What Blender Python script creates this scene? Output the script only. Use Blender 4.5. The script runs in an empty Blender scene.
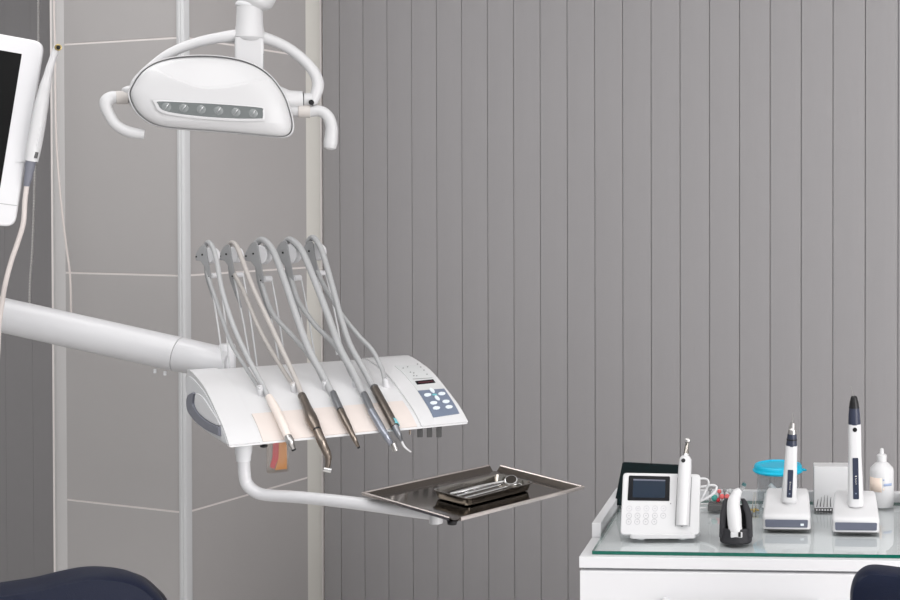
import bpy, bmesh, math, random
from mathutils import Vector, Matrix
from math import sin, cos, pi, radians
random.seed(7)
F = 1568.0; FL = 1300.0; K = FL/F; CX = 750.0; HOR = 205.0; CH = 1.48; TH = radians(21.2); PT = .013; PY = HOR+FL*math.tan(PT)
COL = bpy.context.scene.collection
RZ = Matrix.Rotation(TH, 3, 'Z')
FAST = False

# ---------------------------------------------------------------- coordinates
def W(x, y, z):            # metres right / ahead / above the viewpoint -> room coordinates
    v = RZ @ Vector((x, y, 0)); return Vector((v.x, v.y, z + CH))
def WD(x, y, z):           # direction
    v = RZ @ Vector((x, y, 0)); return Vector((v.x, v.y, z))
def view(px, py):
    v = (PY-py)/FL; y = cos(PT)+v*sin(PT); return (px-CX)/FL/y, (v*cos(PT)-sin(PT))/y
def P(px, py, Z):
    x, z = view(px, py); return W(x*Z*K, Z*K, z*Z*K)      # Z: distance in units of K metres
def ray(px, py):
    x, z = view(px, py); return WD(x, 1, z)
ORI = Vector((0, 0, CH))
def facing(px, py, Z):      # frame at a spot whose z axis looks back at the viewpoint
    r = ray(px, py); d = Vector((r.x, r.y, 0)).normalized()
    return Fr(P(px, py, Z), Vector((d.y, -d.x, 0)), Vector((0, 0, 1)), -d)
def inframe(fr, px, py, h=0):
    v = onplane(px, py, fr.o+fr.z*h, fr.z)-fr.o; return v.dot(fr.x), v.dot(fr.y)
def onplane(px, py, p0, n):
    r = ray(px, py); return ORI + r*((p0-ORI).dot(n)/r.dot(n))

# ---------------------------------------------------------------- materials
def mat(name, col, rough=.4, metal=0, coat=0, alpha=1, emit=None, es=0, bump=0, bscale=200, var=0, vscale=5, trans=0, ior=1.45, spec=.5, stretch=None):
    m = bpy.data.materials.new(name); m.use_nodes = True
    nt = m.node_tree; b = nt.nodes['Principled BSDF']
    c = tuple((x/255)**2.2 if x > 1 else x for x in col) + (1,)
    b.inputs['Base Color'].default_value = c
    b.inputs['Roughness'].default_value = rough; b.inputs['Metallic'].default_value = metal
    b.inputs['Coat Weight'].default_value = coat; b.inputs['Coat Roughness'].default_value = .08
    b.inputs['Alpha'].default_value = alpha; b.inputs['IOR'].default_value = ior
    b.inputs['Transmission Weight'].default_value = trans
    b.inputs['Specular IOR Level'].default_value = spec
    if emit: b.inputs['Emission Color'].default_value = tuple((x/255)**2.2 for x in emit)+(1,); b.inputs['Emission Strength'].default_value = es
    tc = nt.nodes.new('ShaderNodeTexCoord')
    mp = nt.nodes.new('ShaderNodeMapping'); nt.links.new(tc.outputs['Object'], mp.inputs[0])
    if stretch: mp.inputs['Scale'].default_value = stretch
    n = nt.nodes.new('ShaderNodeTexNoise'); n.inputs['Scale'].default_value = vscale; n.inputs['Detail'].default_value = 3
    nt.links.new(mp.outputs[0], n.inputs['Vector'])
    v = var if var else .015
    mr = nt.nodes.new('ShaderNodeMapRange'); mr.inputs['To Min'].default_value = 1-v; mr.inputs['To Max'].default_value = 1+v
    nt.links.new(n.outputs['Fac'], mr.inputs['Value'])
    mx = nt.nodes.new('ShaderNodeMix'); mx.data_type = 'RGBA'; mx.blend_type = 'MULTIPLY'; mx.inputs[0].default_value = 1
    mx.inputs[6].default_value = c; nt.links.new(mr.outputs[0], mx.inputs[7]); nt.links.new(mx.outputs[2], b.inputs['Base Color'])
    if bump:
        n2 = nt.nodes.new('ShaderNodeTexNoise'); n2.inputs['Scale'].default_value = bscale
        nt.links.new(mp.outputs[0], n2.inputs['Vector'])
        bp = nt.nodes.new('ShaderNodeBump'); bp.inputs['Strength'].default_value = bump; bp.inputs['Distance'].default_value = .001
        nt.links.new(n2.outputs['Fac'], bp.inputs['Height']); nt.links.new(bp.outputs[0], b.inputs['Normal'])
    return m
def clearmat(name, tint, f0=1.0, rough=.0, ior=1.5):
    m = bpy.data.materials.new(name); m.use_nodes = True; nt = m.node_tree; nt.nodes.clear()
    o = nt.nodes.new('ShaderNodeOutputMaterial'); t = nt.nodes.new('ShaderNodeBsdfTransparent'); t.inputs[0].default_value = tint+(1,)
    g = nt.nodes.new('ShaderNodeBsdfGlossy'); g.inputs['Roughness'].default_value = rough; g.inputs[0].default_value = (f0, f0, f0, 1)
    fr = nt.nodes.new('ShaderNodeFresnel'); fr.inputs[0].default_value = ior
    mx = nt.nodes.new('ShaderNodeMixShader'); ge = nt.nodes.new('ShaderNodeNewGeometry'); inv = nt.nodes.new('ShaderNodeMath'); inv.operation = 'SUBTRACT'; inv.inputs[0].default_value = 1; nt.links.new(ge.outputs['Backfacing'], inv.inputs[1])
    mu = nt.nodes.new('ShaderNodeMath'); mu.operation = 'MULTIPLY'; nt.links.new(fr.outputs[0], mu.inputs[0]); nt.links.new(inv.outputs[0], mu.inputs[1])
    nt.links.new(mu.outputs[0], mx.inputs[0]); nt.links.new(t.outputs[0], mx.inputs[1]); nt.links.new(g.outputs[0], mx.inputs[2])
    nt.links.new(mx.outputs[0], o.inputs[0]); return m

M = dict(
 devw=mat('device_white_plastic', (208,208,209), .36, coat=.05), lampw=mat('lamp_white_enamel', (190,190,191), .34, coat=.1), lampi=mat('lamp_ivory_grip', (186,181,177), .45), white=mat('white_plastic', (213,213,214), .32, coat=.12),
 whitem=mat('white_matt_plastic', (218,218,220), .5),
 white2=mat('ivory_plastic', (232,228,224), .4),
 paint=mat('white_painted_metal', (200,200,202), .3, coat=.2),
 mat=mat('silicone_mat', (216,206,200), .55),
 cap2=mat('light_grey_plastic', (208,208,210), .45), cap=mat('pale_grey_plastic', (212,213,215), .45),
 gripgrey=mat('slate_grey_rubber', (118,120,130), .45),
 grey=mat('mid_grey_plastic', (146,147,148), .45),
 hose=mat('light_grey_hose', (166,167,168), .5),
 hoseb=mat('beige_grey_hose', (176,171,167), .5),
 dgrey=mat('dark_grey_plastic', (92,92,92), .5),
 black=mat('black_plastic', (22,22,24), .4),
 rubber=mat('black_rubber', (40,40,44), .6),
 steel=mat('polished_steel', (150,146,140), .14, 1, bump=.02, bscale=30),
 steeld=mat('mirror_steel_tray', (128,121,114), .11, 1),
 steelb=mat('brushed_steel', (190,188,186), .28, 1, bump=.05, bscale=300),
 bronze=mat('titanium_brown_metal', (140,130,121), .3, 1),
 chrome=mat('chrome', (225,225,225), .08, 1),
 pcream=mat('cream_pink_plastic', (228,217,209), .45),
 silver=mat('silver_panel_film', (205,207,207), .4),
 keypad=mat('blue_grey_keypad', (112,122,140), .45),
 button=mat('pale_button', (226,234,238), .4),
 teal=mat('teal_plastic', (112,184,192), .4),
 navystrip=mat('navy_label_strip', (50,55,72), .35),
 slate=mat('slate_strip', (96,100,114), .45),
 screen=mat('lcd_screen', (22,38,54), .2, spec=.3),
 bezel=mat('black_screen_border', (8,12,20), .2, spec=.25),
 mscreen=mat('monitor_panel', (5,5,6), .3, spec=.3),
 tablet=mat('green_black_glass', (8,26,28), .15, spec=.35),
 navy=mat('navy_leatherette', (15,24,45), .45, spec=.35, bump=.25, bscale=500, var=.06),
 navyd=mat('dark_navy_piping', (12,16,30), .4),
 dteal=mat('dark_teal_plastic', (62,96,98), .35), cyan=mat('turquoise_plastic', (0,178,212), .3),
 red=mat('red_plastic', (190,40,56), .4), coral=mat('coral_plastic', (226,110,110), .4), green=mat('sea_green_plastic', (70,150,140), .4),
 tan=mat('orange_tan_card', (214,150,84), .6), tan2=mat('yellow_tan_grains', (220,190,120), .7),
 cotton=mat('white_cotton', (238,238,238), .9, bump=.4, bscale=300),
 labelbeige=mat('beige_label', (232,214,200), .6), labelblue=mat('faded_blue_print', (150,166,196), .6),
 lens=mat('smoked_lens', (104,108,108), .15, spec=.6), led=mat('led_reflector', (190,192,192), .2, .7),
 cab=mat('white_cabinet_laminate', (216,216,218), .42), gap=mat('dark_grey_plinth', (60,60,62), .7),
 blind=mat('grey_blind_fabric', (148,146,147), .75, bump=.25, bscale=260, var=.015, vscale=60, stretch=(1,1,.08)),
 tilel=mat('pale_grey_wall_tile', (170,167,166), .3, var=.03, vscale=2.5, spec=.5),
 grout=mat('white_grout', (226,220,217), .8),
 trimw=mat('warm_white_trim', (212,210,203), .45), trimm=mat('satin_trim', (198,199,200), .35, 0), trim2=mat('soft_edge_strip', (196,194,193), .4),
 wall=mat('painted_wall', (205,205,205), .8), ceil=mat('ceiling_paint', (235,235,235), .9),
 floor=mat('vinyl_floor', (226,223,220), .5, var=.03, vscale=8),
 cord=mat('white_cord', (206,198,194), .5), bead=mat('pale_bead_chain', (214,212,210), .4),
 clear=clearmat('clear_plastic', (.91,.925,.93)), pouch=clearmat('clear_pouch_film', (.9,.88,.86), ior=1.3, rough=.15),
 glass=clearmat('table_glass', (.955,.97,.967), ior=1.5),
 gedge=mat('green_glass_edge', (14,92,78), .12, spec=.6),
)

# ---------------------------------------------------------------- mesh building
def catmull(pts, n=8, closed=False):
    pts = [Vector(p) for p in pts]; N = len(pts)
    if N < 3: return pts
    out = []
    rng = range(N) if closed else range(N-1)
    for i in rng:
        if closed: p0, p1, p2, p3 = pts[(i-1) % N], pts[i], pts[(i+1) % N], pts[(i+2) % N]
        else: p0, p1, p2, p3 = pts[max(i-1, 0)], pts[i], pts[i+1], pts[min(i+2, N-1)]
        for k in range(n):
            t = k/n
            out.append(.5*((2*p1)+(p2-p0)*t+(2*p0-5*p1+4*p2-p3)*t*t+(3*p1-p0-3*p2+p3)*t**3))
    if not closed: out.append(pts[-1])
    return out
def rounded(outline, r, n=5):
    """outline of (x,y), corners rounded with radius r"""
    out = []; N = len(outline)
    for i in range(N):
        p = Vector(outline[i]).to_2d(); a = Vector(outline[i-1]).to_2d(); b = Vector(outline[(i+1) % N]).to_2d()
        rr = min(r, (a-p).length*.49, (b-p).length*.49)
        q0 = p+(a-p).normalized()*rr; q1 = p+(b-p).normalized()*rr
        for k in range(n+1):
            t = k/n; out.append((1-t)**2*q0+2*t*(1-t)*p+t*t*q1)
    return [(v.x, v.y) for v in out]

class Fr:   # a frame: origin + three axes
    def __init__(s, o, x, y, z): s.o, s.x, s.y, s.z = Vector(o), Vector(x).normalized(), Vector(y).normalized(), Vector(z).normalized()
    def __call__(s, a, b, c): return s.o+s.x*a+s.y*b+s.z*c
    def at(s, a, b, c): return Fr(s(a, b, c), s.x, s.y, s.z)
def frame_up(o, yaw=0, tilt=0):
    """x right, y away, z up in the viewer's sense, turned by yaw; tilt leans the top away"""
    x = WD(cos(yaw), sin(yaw), 0); y = WD(-sin(yaw), cos(yaw), 0); z = Vector((0, 0, 1))
    y2 = y*cos(tilt)-z*sin(tilt); z2 = z*cos(tilt)+y*sin(tilt)
    return Fr(o, x, y2, z2)

class MB:
    def __init__(s): s.b = bmesh.new()
    def ring(s, pts): return [s.b.verts.new(p) for p in pts]
    def bridge(s, r0, r1, closed=True):
        n = len(r0)
        for i in range(n if closed else n-1):
            j = (i+1) % n
            try: s.b.faces.new((r0[i], r0[j], r1[j], r1[i]))
            except ValueError: pass
    def cap(s, r, flip=False):
        try: s.b.faces.new(r[::-1] if flip else r)
        except ValueError: pass
    def loft(s, rings, caps=True):
        rs = [s.ring(r) for r in rings]
        for a, b in zip(rs, rs[1:]): s.bridge(a, b)
        if caps: s.cap(rs[0], True); s.cap(rs[-1])
        return s
    def box(s, fr, x0, x1, y0, y1, z0, z1):
        return s.loft([[fr(x0, y0, z), fr(x1, y0, z), fr(x1, y1, z), fr(x0, y1, z)] for z in (z0, z1)])
    def prism(s, fr, outline, z0, z1):
        return s.loft([[fr(p[0], p[1], z) for p in outline] for z in (z0, z1)])
    def tube(s, pts, r, seg=12, n=8, smooth=True, caps=True, flat=None, up=None):
        k0 = len(pts)
        rr = r if hasattr(r, '__len__') else [r]*k0
        if smooth and k0 > 2:
            q = catmull(pts, n); rad = []
            for i in range(k0-1):
                for k in range(n): t = k/n; t = t*t*(3-2*t); rad.append(rr[i]*(1-t)+rr[i+1]*t)
            rad.append(rr[-1])
        else: q = [Vector(p) for p in pts]; rad = list(rr)
        tan = [(q[min(i+1, len(q)-1)]-q[max(i-1, 0)]).normalized() for i in range(len(q))]
        u = Vector(up) if up is not None else (Vector((0, 0, 1)) if abs(tan[0].z) < .9 else Vector((1, 0, 0)))
        rings = []
        for c, t, a in zip(q, tan, rad):
            u = (u-t*u.dot(t)).normalized(); v = t.cross(u)
            fa, fb = flat if flat else (1, 1)
            rings.append([c+(u*cos(2*pi*k/seg)*fa+v*sin(2*pi*k/seg)*fb)*a for k in range(seg)])
        return s.loft(rings, caps)
    def cyl(s, p0, p1, r0, r1=None, seg=24):
        return s.tube([p0, p1], [r0, r0 if r1 is None else r1], seg, smooth=False)
    def lathe(s, p0, axis, prof, seg=32, sx=1, xdir=None):
        """prof: (radius, height) pairs"""
        axis = Vector(axis).normalized(); u = Vector(xdir) if xdir is not None else (Vector((0, 0, 1)) if abs(axis.z) < .9 else Vector((1, 0, 0)))
        u = (u-axis*u.dot(axis)).normalized(); v = axis.cross(u); rings = []
        for r, h in prof:
            rings.append([p0+axis*h+(u*cos(2*pi*k/seg)*sx+v*sin(2*pi*k/seg))*max(r, 1e-5) for k in range(seg)])
        return s.loft(rings)
    def ball(s, c, r, seg=16, sc=(1, 1, 1)):
        rings = []
        for i in range(1, seg//2):
            a = pi*i/(seg//2)
            rings.append([c+Vector((r*sc[0]*sin(a)*cos(2*pi*k/seg), r*sc[1]*sin(a)*sin(2*pi*k/seg), -r*sc[2]*cos(a))) for k in range(seg)])
        return s.loft(rings)
    def done(s, name, m, parent=None, bevel=0, bseg=3, smooth=35, subsurf=0, keep=None, solid=0):
        b = s.b
        bmesh.ops.recalc_face_normals(b, faces=b.faces)
        me = bpy.data.meshes.new(name)
        mats = m if isinstance(m, (list, tuple)) else [m]
        if parent is not None: o0 = parent_world(parent)
        elif keep is not None: o0 = Vector(keep)
        else:
            vs = [v.co for v in b.verts]
            o0 = Vector(((min(v.x for v in vs)+max(v.x for v in vs))/2, (min(v.y for v in vs)+max(v.y for v in vs))/2, min(v.z for v in vs)))
        bmesh.ops.translate(b, verts=b.verts, vec=-o0)
        b.to_mesh(me); b.free()
        for x in mats: me.materials.append(M[x] if isinstance(x, str) else x)
        for p in me.polygons: p.use_smooth = True
        me.set_sharp_from_angle(angle=radians(smooth))
        o = bpy.data.objects.new(name, me); COL.objects.link(o)
        if parent is not None: o.parent = parent
        else: o.location = o0
        if bevel:
            mo = o.modifiers.new('bevel', 'BEVEL'); mo.width = bevel; mo.segments = bseg; mo.limit_method = 'ANGLE'; mo.angle_limit = radians(35); mo.harden_normals = True
        if subsurf:
            mo = o.modifiers.new('sub', 'SUBSURF'); mo.levels = subsurf; mo.render_levels = subsurf
        if solid:
            mo = o.modifiers.new('solid', 'SOLIDIFY'); mo.thickness = solid; mo.offset = 0
        return o
def parent_world(o):
    v = Vector(o.location)
    while o.parent is not None: o = o.parent; v += Vector(o.location)
    return v
def tag(o, label, cat, group=None, kind=None):
    o['label'] = label; o['category'] = cat
    if group: o['group'] = group
    if kind: o['kind'] = kind
    return o
def thing(name, loc, label, cat, group=None):
    o = bpy.data.objects.new(name, None); COL.objects.link(o); o.location = loc; o.empty_display_size = .05
    return tag(o, label, cat, group)
def struct(o, label=None, cat=None):
    o['kind'] = 'structure'
    if label: o['label'] = label; o['category'] = cat
    return o
WF = Fr((0, 0, 0), (1, 0, 0), (0, 1, 0), (0, 0, 1))

# ================================================================ SETTING
CEIL = 2.8; XL, XR, YB, YF = -5.0, 1.9, 3.32, -1.5
struct(MB().box(WF, XL, XR, YF, YB, -.1, 0).done('floor', 'floor'), 'pale grey vinyl floor of the surgery', 'floor')
struct(MB().box(WF, XL, XR, YF, YB, CEIL, CEIL+.1).done('ceiling', 'ceil'), 'white ceiling above the blinds', 'ceiling')
struct(MB().box(WF, XL-.1, XR+.1, YB, YB+.1, -.1, CEIL+.1).done('wall_back', 'wall'), 'plain wall behind the grey blinds', 'wall')
struct(MB().box(WF, XL-.1, XL, YF, YB, -.1, CEIL+.1).done('wall_left', 'wall'), 'plain side wall far left', 'wall')
struct(MB().box(WF, XR, XR+.1, YF, YB, -.1, CEIL+.1).done('wall_right', 'wall'), 'plain side wall far right', 'wall')
# tiled pier
c0 = W(-1.43, 3.284, 0); ux, vy = c0.x, c0.y; PW = .448; VB = 3.058
mb = MB()
core = [(ux+.0045, vy-.0045), (ux+.0045, YB), (ux-PW-.001, YB), (ux-PW-.001, vy-.0045)]
mb.prism(WF, core, 0, CEIL)
o = mb.done('wall_column', 'grout')
joints = [.102+.6*k for k in range(5)]
b = MB(); zs = [0]+joints+[CEIL]
for za, zb in zip(zs, zs[1:]):
    b.box(WF, ux-PW+.05, ux-.010, vy-.006, vy+.006, za+.0026, zb-.0026)
    b.box(WF, ux-.006, ux+.006, vy+.010, VB-.065, za+.0026, zb-.0026)
t = b.done('tile_cladding', 'tilel', o, bevel=.0006); struct(o, 'tiled pier with large pale grey tiles between the blinds', 'column')
# corner trims
tr = [(ux-.012, vy+.004), (ux-.0125, vy-.009), (ux-.004, vy-.0105), (ux-.001, vy-.0085), (ux+.003, vy-.0095), (ux+.0085, vy-.006), (ux+.010, vy+.001), (ux+.010, vy+.012), (ux+.002, vy+.012)]
struct(MB().prism(WF, tr, 0, CEIL).done('trim_1', 'trimm', bevel=.0008), 'satin aluminium corner strip of tiled pier', 'trim')
def bull(c, sx, sy):   # rounded edge strip
    return c
arc = [(ux-PW+.0505, vy), (ux-PW+.0505, vy-.006), (ux-PW+.034, vy-.0075), (ux-PW+.018, vy-.0072), (ux-PW+.006, vy-.0045), (ux-PW-.001, vy+.002), (ux-PW-.003, vy+.012), (ux-PW-.003, vy+.04), (ux-PW+.03, vy+.04)]
struct(MB().prism(WF, arc, 0, CEIL).done('trim_2', 'trim2', smooth=60), 'smooth light edge strip on left of pier', 'trim')
arc = [(ux, VB-.0655), (ux+.006, VB-.0655), (ux+.0072, VB-.045), (ux+.0070, VB-.022), (ux+.0055, VB-.008), (ux+.003, VB+.002), (ux-.004, VB+.004)]
struct(MB().prism(WF, arc, 0, CEIL).done('trim_3', 'trimw', smooth=60), 'smooth light edge strip on right of pier', 'trim')

# ---------------------------------------------------------------- vertical blinds
def vane_mesh(w, z0, z1, ang):
    m = MB(); r0 = []; n = 8
    top, bot = [], []
    for side in (0, 1):
        for i in (range(n+1) if side == 0 else range(n, -1, -1)):
            t = i/n-.5; bow = .0010*(1-4*t*t)
            x = w*t; y = -bow+(.0011 if side else 0)
            xr = x*cos(ang)-y*sin(ang); yr = x*sin(ang)+y*cos(ang)
            r0.append((xr, yr))
    m.prism(WF, r0, z0, z1)
    return m
def blind(name, u0, u1, pitch, v, label, seam, w, name_edge=False):
    t = thing(name, ((u0+u1)/2, v, 0.03), label, 'blind', 'vertical blinds across the back wall')
    MB().box(WF, u0, u1, v-.02, v+.03, 2.72, 2.77).done('headrail', 'white', t, bevel=.003)
    k = 0; first = None
    un = seam+math.ceil((u0-seam)/pitch-1e-6)*pitch      # narrow vane beside the pier
    if name_edge: vn = vane_mesh(un-.0011-u0, .04, 2.72, 0).done('vane', 'blind', None, keep=(0, 0, 0)); vn.parent = t; vn.location = Vector(((un-.0011+u0)/2, v, 0))-Vector(t.location)
    n0 = math.floor((u0-seam)/pitch)
    while True:
        uc = seam+(n0+.5+k)*pitch
        if uc+pitch*.45 > u1: break
        if uc-pitch*.47 < u0: k += 1; continue
        if first is None:
            m = vane_mesh(w, .04, 2.72, radians(1.0))
            first = m.done('vane', 'blind', None, keep=(0, 0, 0)); vn = first
        else:
            vn = first.copy(); COL.objects.link(vn)
        vn.parent = t; vn.location = Vector((uc, v, 0))-Vector(t.location)
        vn.rotation_euler.z = radians(random.uniform(-.35, .35))
        k += 1
    return t
bl = blind('vertical_blind', ux+.012, -.2, .0824, VB, 'long grey vertical blind filling the wall right of the tiled pier', -.967, .0802, True)
bl2 = blind('vertical_blind', -4.7, ux-PW-.01, .12, VB, 'darker grey vertical blind left of tiled pier, behind the monitor', -3.661, .1176)
def beadchain(pts, step, r, name, parent, m):
    q = catmull(pts, 12); mb = MB(); acc = 0
    mb.tube(pts, r*.45, 6)
    last = q[0]; d = 0
    for a, c in zip(q, q[1:]):
        L = (c-a).length; k = 0
        while d+step <= L:
            d += step; mb.ball(a+(c-a)*(d/L), r, 8)
        d -= L
    return mb.done(name, m, parent)
beadchain([P(38, -135, 4.93), P(38.5, -5, 4.93), P(38.3, 60, 4.93), P(36.5, 120, 4.93), P(35, 170, 4.93), P(34, 205, 4.93), P(32.3, 250, 4.93), P(30, 285, 4.93), P(29.5, 325, 4.93)], .009, .0042, 'bead_chain', bl2, 'bead')
tag(MB().tube([P(54, -165, 4.06), P(54, -5, 4.06), P(55, 45, 4.06), P(56, 130, 4.06), P(60, 190, 4.06), P(65.5, 240, 4.06), P(70, 275, 4.06), P(71, 310, 4.06), P(71, 335, 4.06)], .0026, 8).done('cord', 'cord'),
    'thin white cord hanging down in front of tiled pier\'s left edge', 'cord')

# ================================================================ CABINET
Zf = 2.70; AF = radians(-2.8)
o_c = P(579, 556.6, Zf)                       # front left top corner
ex = WD(cos(AF), sin(AF), 0)
ey = WD(-sin(AF), cos(AF), 0)
ez = Vector((0, 0, 1)); ztop = o_c.z
CW = (P(927, 560, Zf)-P(579, 560, Zf)).length; CD = .425
cf = Fr(o_c, ex, ey, ez)
cab = thing('dental_cabinet', cf(CW/2, CD/2, -ztop), 'white drawer cabinet with glass topped worktop and raised rim', 'cabinet')
TK = .0195
MB().box(cf, 0, CW, 0, CD, -TK, 0).done('worktop', 'cab', cab, bevel=.001)
MB().box(cf, .006, CW-.006, .014, CD-.005, -ztop+.09, -TK-.0).done('body', 'cab', cab)
MB().box(cf, .03, CW-.03, .05, CD-.03, -ztop, -ztop+.09).done('plinth', 'gap', cab)  # plinth in one even dark grey
hh = (ztop-.13)/3
for k in range(3):
    z1 = -TK-.0045-k*hh; z0 = z1-hh+.004
    d = MB().box(cf, .002, CW-.002, -.004, .014, z0, z1).done('drawer', 'cab', cab, bevel=.0012)
    xa = .15; xb = .415; zh = z1-.049
    mbh = MB(); mbh.tube([cf(xa, .0, zh), cf(xa+.004, -.020, zh), cf(xa+.03, -.032, zh+.001), cf((xa+xb)/2, -.036, zh+.001), cf(xb-.03, -.032, zh+.001), cf(xb-.004, -.020, zh), cf(xb, .0, zh)], .006, 12)
    mbh.done('handle', 'white', d)
LEDH = .0265; y0l = .130
for nm, (a, b_, c, d_) in dict(l=(0.0, .0165, y0l, CD), r=(CW-.0165, CW, y0l, CD), b=(.0165, CW-.0165, CD-.016, CD)).items():
    MB().box(cf, a, b_, c, d_, 0.0002, LEDH).done('rim', 'cab', cab, bevel=.001)
# glass sheet
gl = MB(); gx0, gx1, gy0, gy1, gt = .0205, CW-.0205, .013, CD-.0185, .0062
gl.box(cf, gx0, gx1, gy0, gy1, .0006, .0006+gt)
go = gl.done('glass_sheet', ['glass', 'gedge'])
for p in go.data.polygons: p.material_index = 0 if abs(p.normal.z) > .7 else 1
tag(go, 'clear glass sheet with green edge covering the cabinet top', 'glass sheet')
GT = ztop+.0068; GH = CH-GT                    # glass top level
def GZ(py): return -GH/view(0, py)[1]/K
def G(px, py): return P(px, py, GZ(py))        # point on the glass
E3 = .0004

# ---- endo motor console
yb = 541; Zc = GZ(yb)
fr = frame_up(P(660, yb, Zc)+ez*E3, radians(1))
s = Zc/F
con = thing('endodontic_motor', fr.o, 'white endodontic motor console with small dark screen and round keys', 'dental device')
def poly(fr_, pts, cx, cy, k): return [((x-cx)*k, -(y-cy)*k) for x, y in pts]
# base
MB().prism(Fr(fr(0, 0, 0), fr.x, fr.y, fr.z), rounded([(-.055, .0), (.064, .0), (.060, .085), (-.050, .085)], .01), .003, .012).done('base', 'devw', con, bevel=.002)
for x in (-.035, .040):
    MB().lathe(fr(x, .015, 0), ez, [(.001, 0), (.008, 0), (.009, .003), (.008, .0035)]).done('foot', 'cap', con)
# leaning front block
TL = radians(22); bf = frame_up(fr(0, .004, .0125), radians(1), TL)
f2 = Fr(bf.o, bf.x, bf.z, -bf.y)               # x right, y up the face, z towards viewer
kx = s*1.0; ky = s/cos(TL)*1.0
def fc(px, py): return inframe(f2, px, py, 0)
out = rounded([fc(620, 535), fc(699.5, 535), fc(700.5, 474), fc(623, 472.5)], .008)
sl = [fc(677, 528), fc(691, 528), fc(691.5, 474.0), fc(678, 473.2)]
MB().prism(f2, out, -.022, 0).done('console_front', 'devw', con, bevel=.0025)
MB().prism(Fr(f2.o, f2.x, f2.y, f2.z), [(p[0]*.93, p[1]*.82+.018) for p in out], -.045, -.0215).done('console_back', 'devw', con, bevel=.004)
MB().prism(f2, rounded([fc(627.5, 500.5), fc(669.5, 501), fc(670, 476.5), fc(629, 475.5)], .002), 0, .0012).done('screen_border', 'bezel', con, bevel=.0004)
MB().prism(f2, rounded([fc(632.5, 497.5), fc(665, 498), fc(665.5, 480), fc(633.5, 479)], .001), .0011, .0016).done('screen', 'screen', con)
MB().prism(f2, [fc(633.5, 480.6), fc(665.4, 481.2), fc(665.5, 480), fc(633.5, 479)], .0016, .0018).done('status_bar', 'slate', con)
rows = [(508.5, [629.3, 638, 646.5, 655, 663.5]), (515.7, [629, 637.5, 646, 654.8, 663.3]), (521.8, [628.7, 637.2, 645.7, 654.3])]
ringm = mat('pale_grey_print', (150, 150, 156), .5); ringm2 = mat('lighter_grey_print', (172, 172, 178), .5)
for j, (yy, xs) in enumerate(rows):
    for i, xx in enumerate(xs):
        cx, cy = fc(xx, yy); r = .0047 if not (j == 0 and i == 1) else .0040
        mb = MB(); cc = f2(cx, cy, 0); 
        mb.tube([f2(cx+r*cos(2*pi*q/24), cy+r*sin(2*pi*q/24), .0001) for q in range(25)], .00028, 6, smooth=False, caps=False)
        mb.box(f2.at(cx, cy, 0), -.0013, .0013, -.0004, .0004, .0004, .0009)
        mb.done('button', ringm if j != 0 else ringm2, con)
# channel edges
for pts in ([(677.6, 477.5), (675.2, 526.5)], [(691.6, 477), (689.6, 526.5)]):
    (xa, ya), (xb, yb_) = [fc(*p) for p in pts]
    MB().tube([f2(xa, ya, .0), f2(xb, yb_, .0)], .0007, 6, smooth=False).done('cradle_edge', 'grey', con)
MB().box(f2.at(*fc(682, 526.5), 0), -.0018, .0018, -.0004, .0004, 0, .0008).done('contact', 'dgrey', con)
MB().box(f2.at(*fc(670.7, 503.7), 0), -.0008, .0008, -.0008, .0008, 0, .0008).done('indicator', 'dgrey', con)
# wand
wnd = thing('endodontic_handpiece', f2(*fc(682, 524), .0), 'slim white cordless handpiece standing in the console cradle', 'handpiece')
wp = [(682.3, 525.5, .0068), (683.2, 505, .0068), (684.2, 485, .0064), (685, 470, .0064), (685.6, 461, .0062)]
pts = [f2(*fc(a, b_), z_) for (a, b_, c), z_ in zip(wp, (.001, .004, .007, .0085, .0085))]
rs = [.0116*.5*1.9*.98, .0125*.98, .0122*.98, .0120*.98, .0118]
rs = [.0112, .0118, .0122, .0120, .0112]
top = f2(*fc(686.2, 457.2), .0085)
MB().tube(pts+[top], rs+[.0075], 24).done('body', 'devw', wnd)
MB().lathe(f2(*fc(683.7, 462.5), .0190), f2.z, [(.0005, .0), (.0040, .0), (.0036, .0016), (.0003, .0020)]).done('button', 'black', wnd)
nk = [f2(*fc(686.2, 458), .0085), f2(*fc(686.3, 455), .0085)]
MB().cyl(nk[0], nk[1], .0065, .0058).done('collar', 'chrome', wnd)
MB().tube([f2(*fc(686.3, 455.5), .0085), f2(*fc(686.6, 450), .0085), f2(*fc(687.2, 445.5), .0095), f2(*fc(687.6, 442.5), .012)], [.0056, .0040, .0032, .0028], 16).done('contra_head', 'steel', wnd)
MB().lathe(f2(*fc(687.6, 441.8), .006), f2.z, [(.0008, 0), (.0042, .001), (.0045, .004), (.0042, .010), (.002, .0115), (.0004, .0118)]).done('chuck', 'steelb', wnd)

# black tablet behind console
tb = P(617, 505.8, 3.09)+ez*E3*2
tf = frame_up(tb, radians(-3), radians(14)); t2 = Fr(tf.o, tf.x, tf.z, -tf.y); k = 3.11/F
MB_t = MB().prism(t2, rounded([(-.006, .0), (.134, .0), (.138, .080), (.008, .085)], .004), -.009, 0)
tbo = MB_t.done('tablet', 'tablet', bevel=.0015); tag(tbo, 'dark glossy tablet leaning behind the white console', 'tablet')
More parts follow.
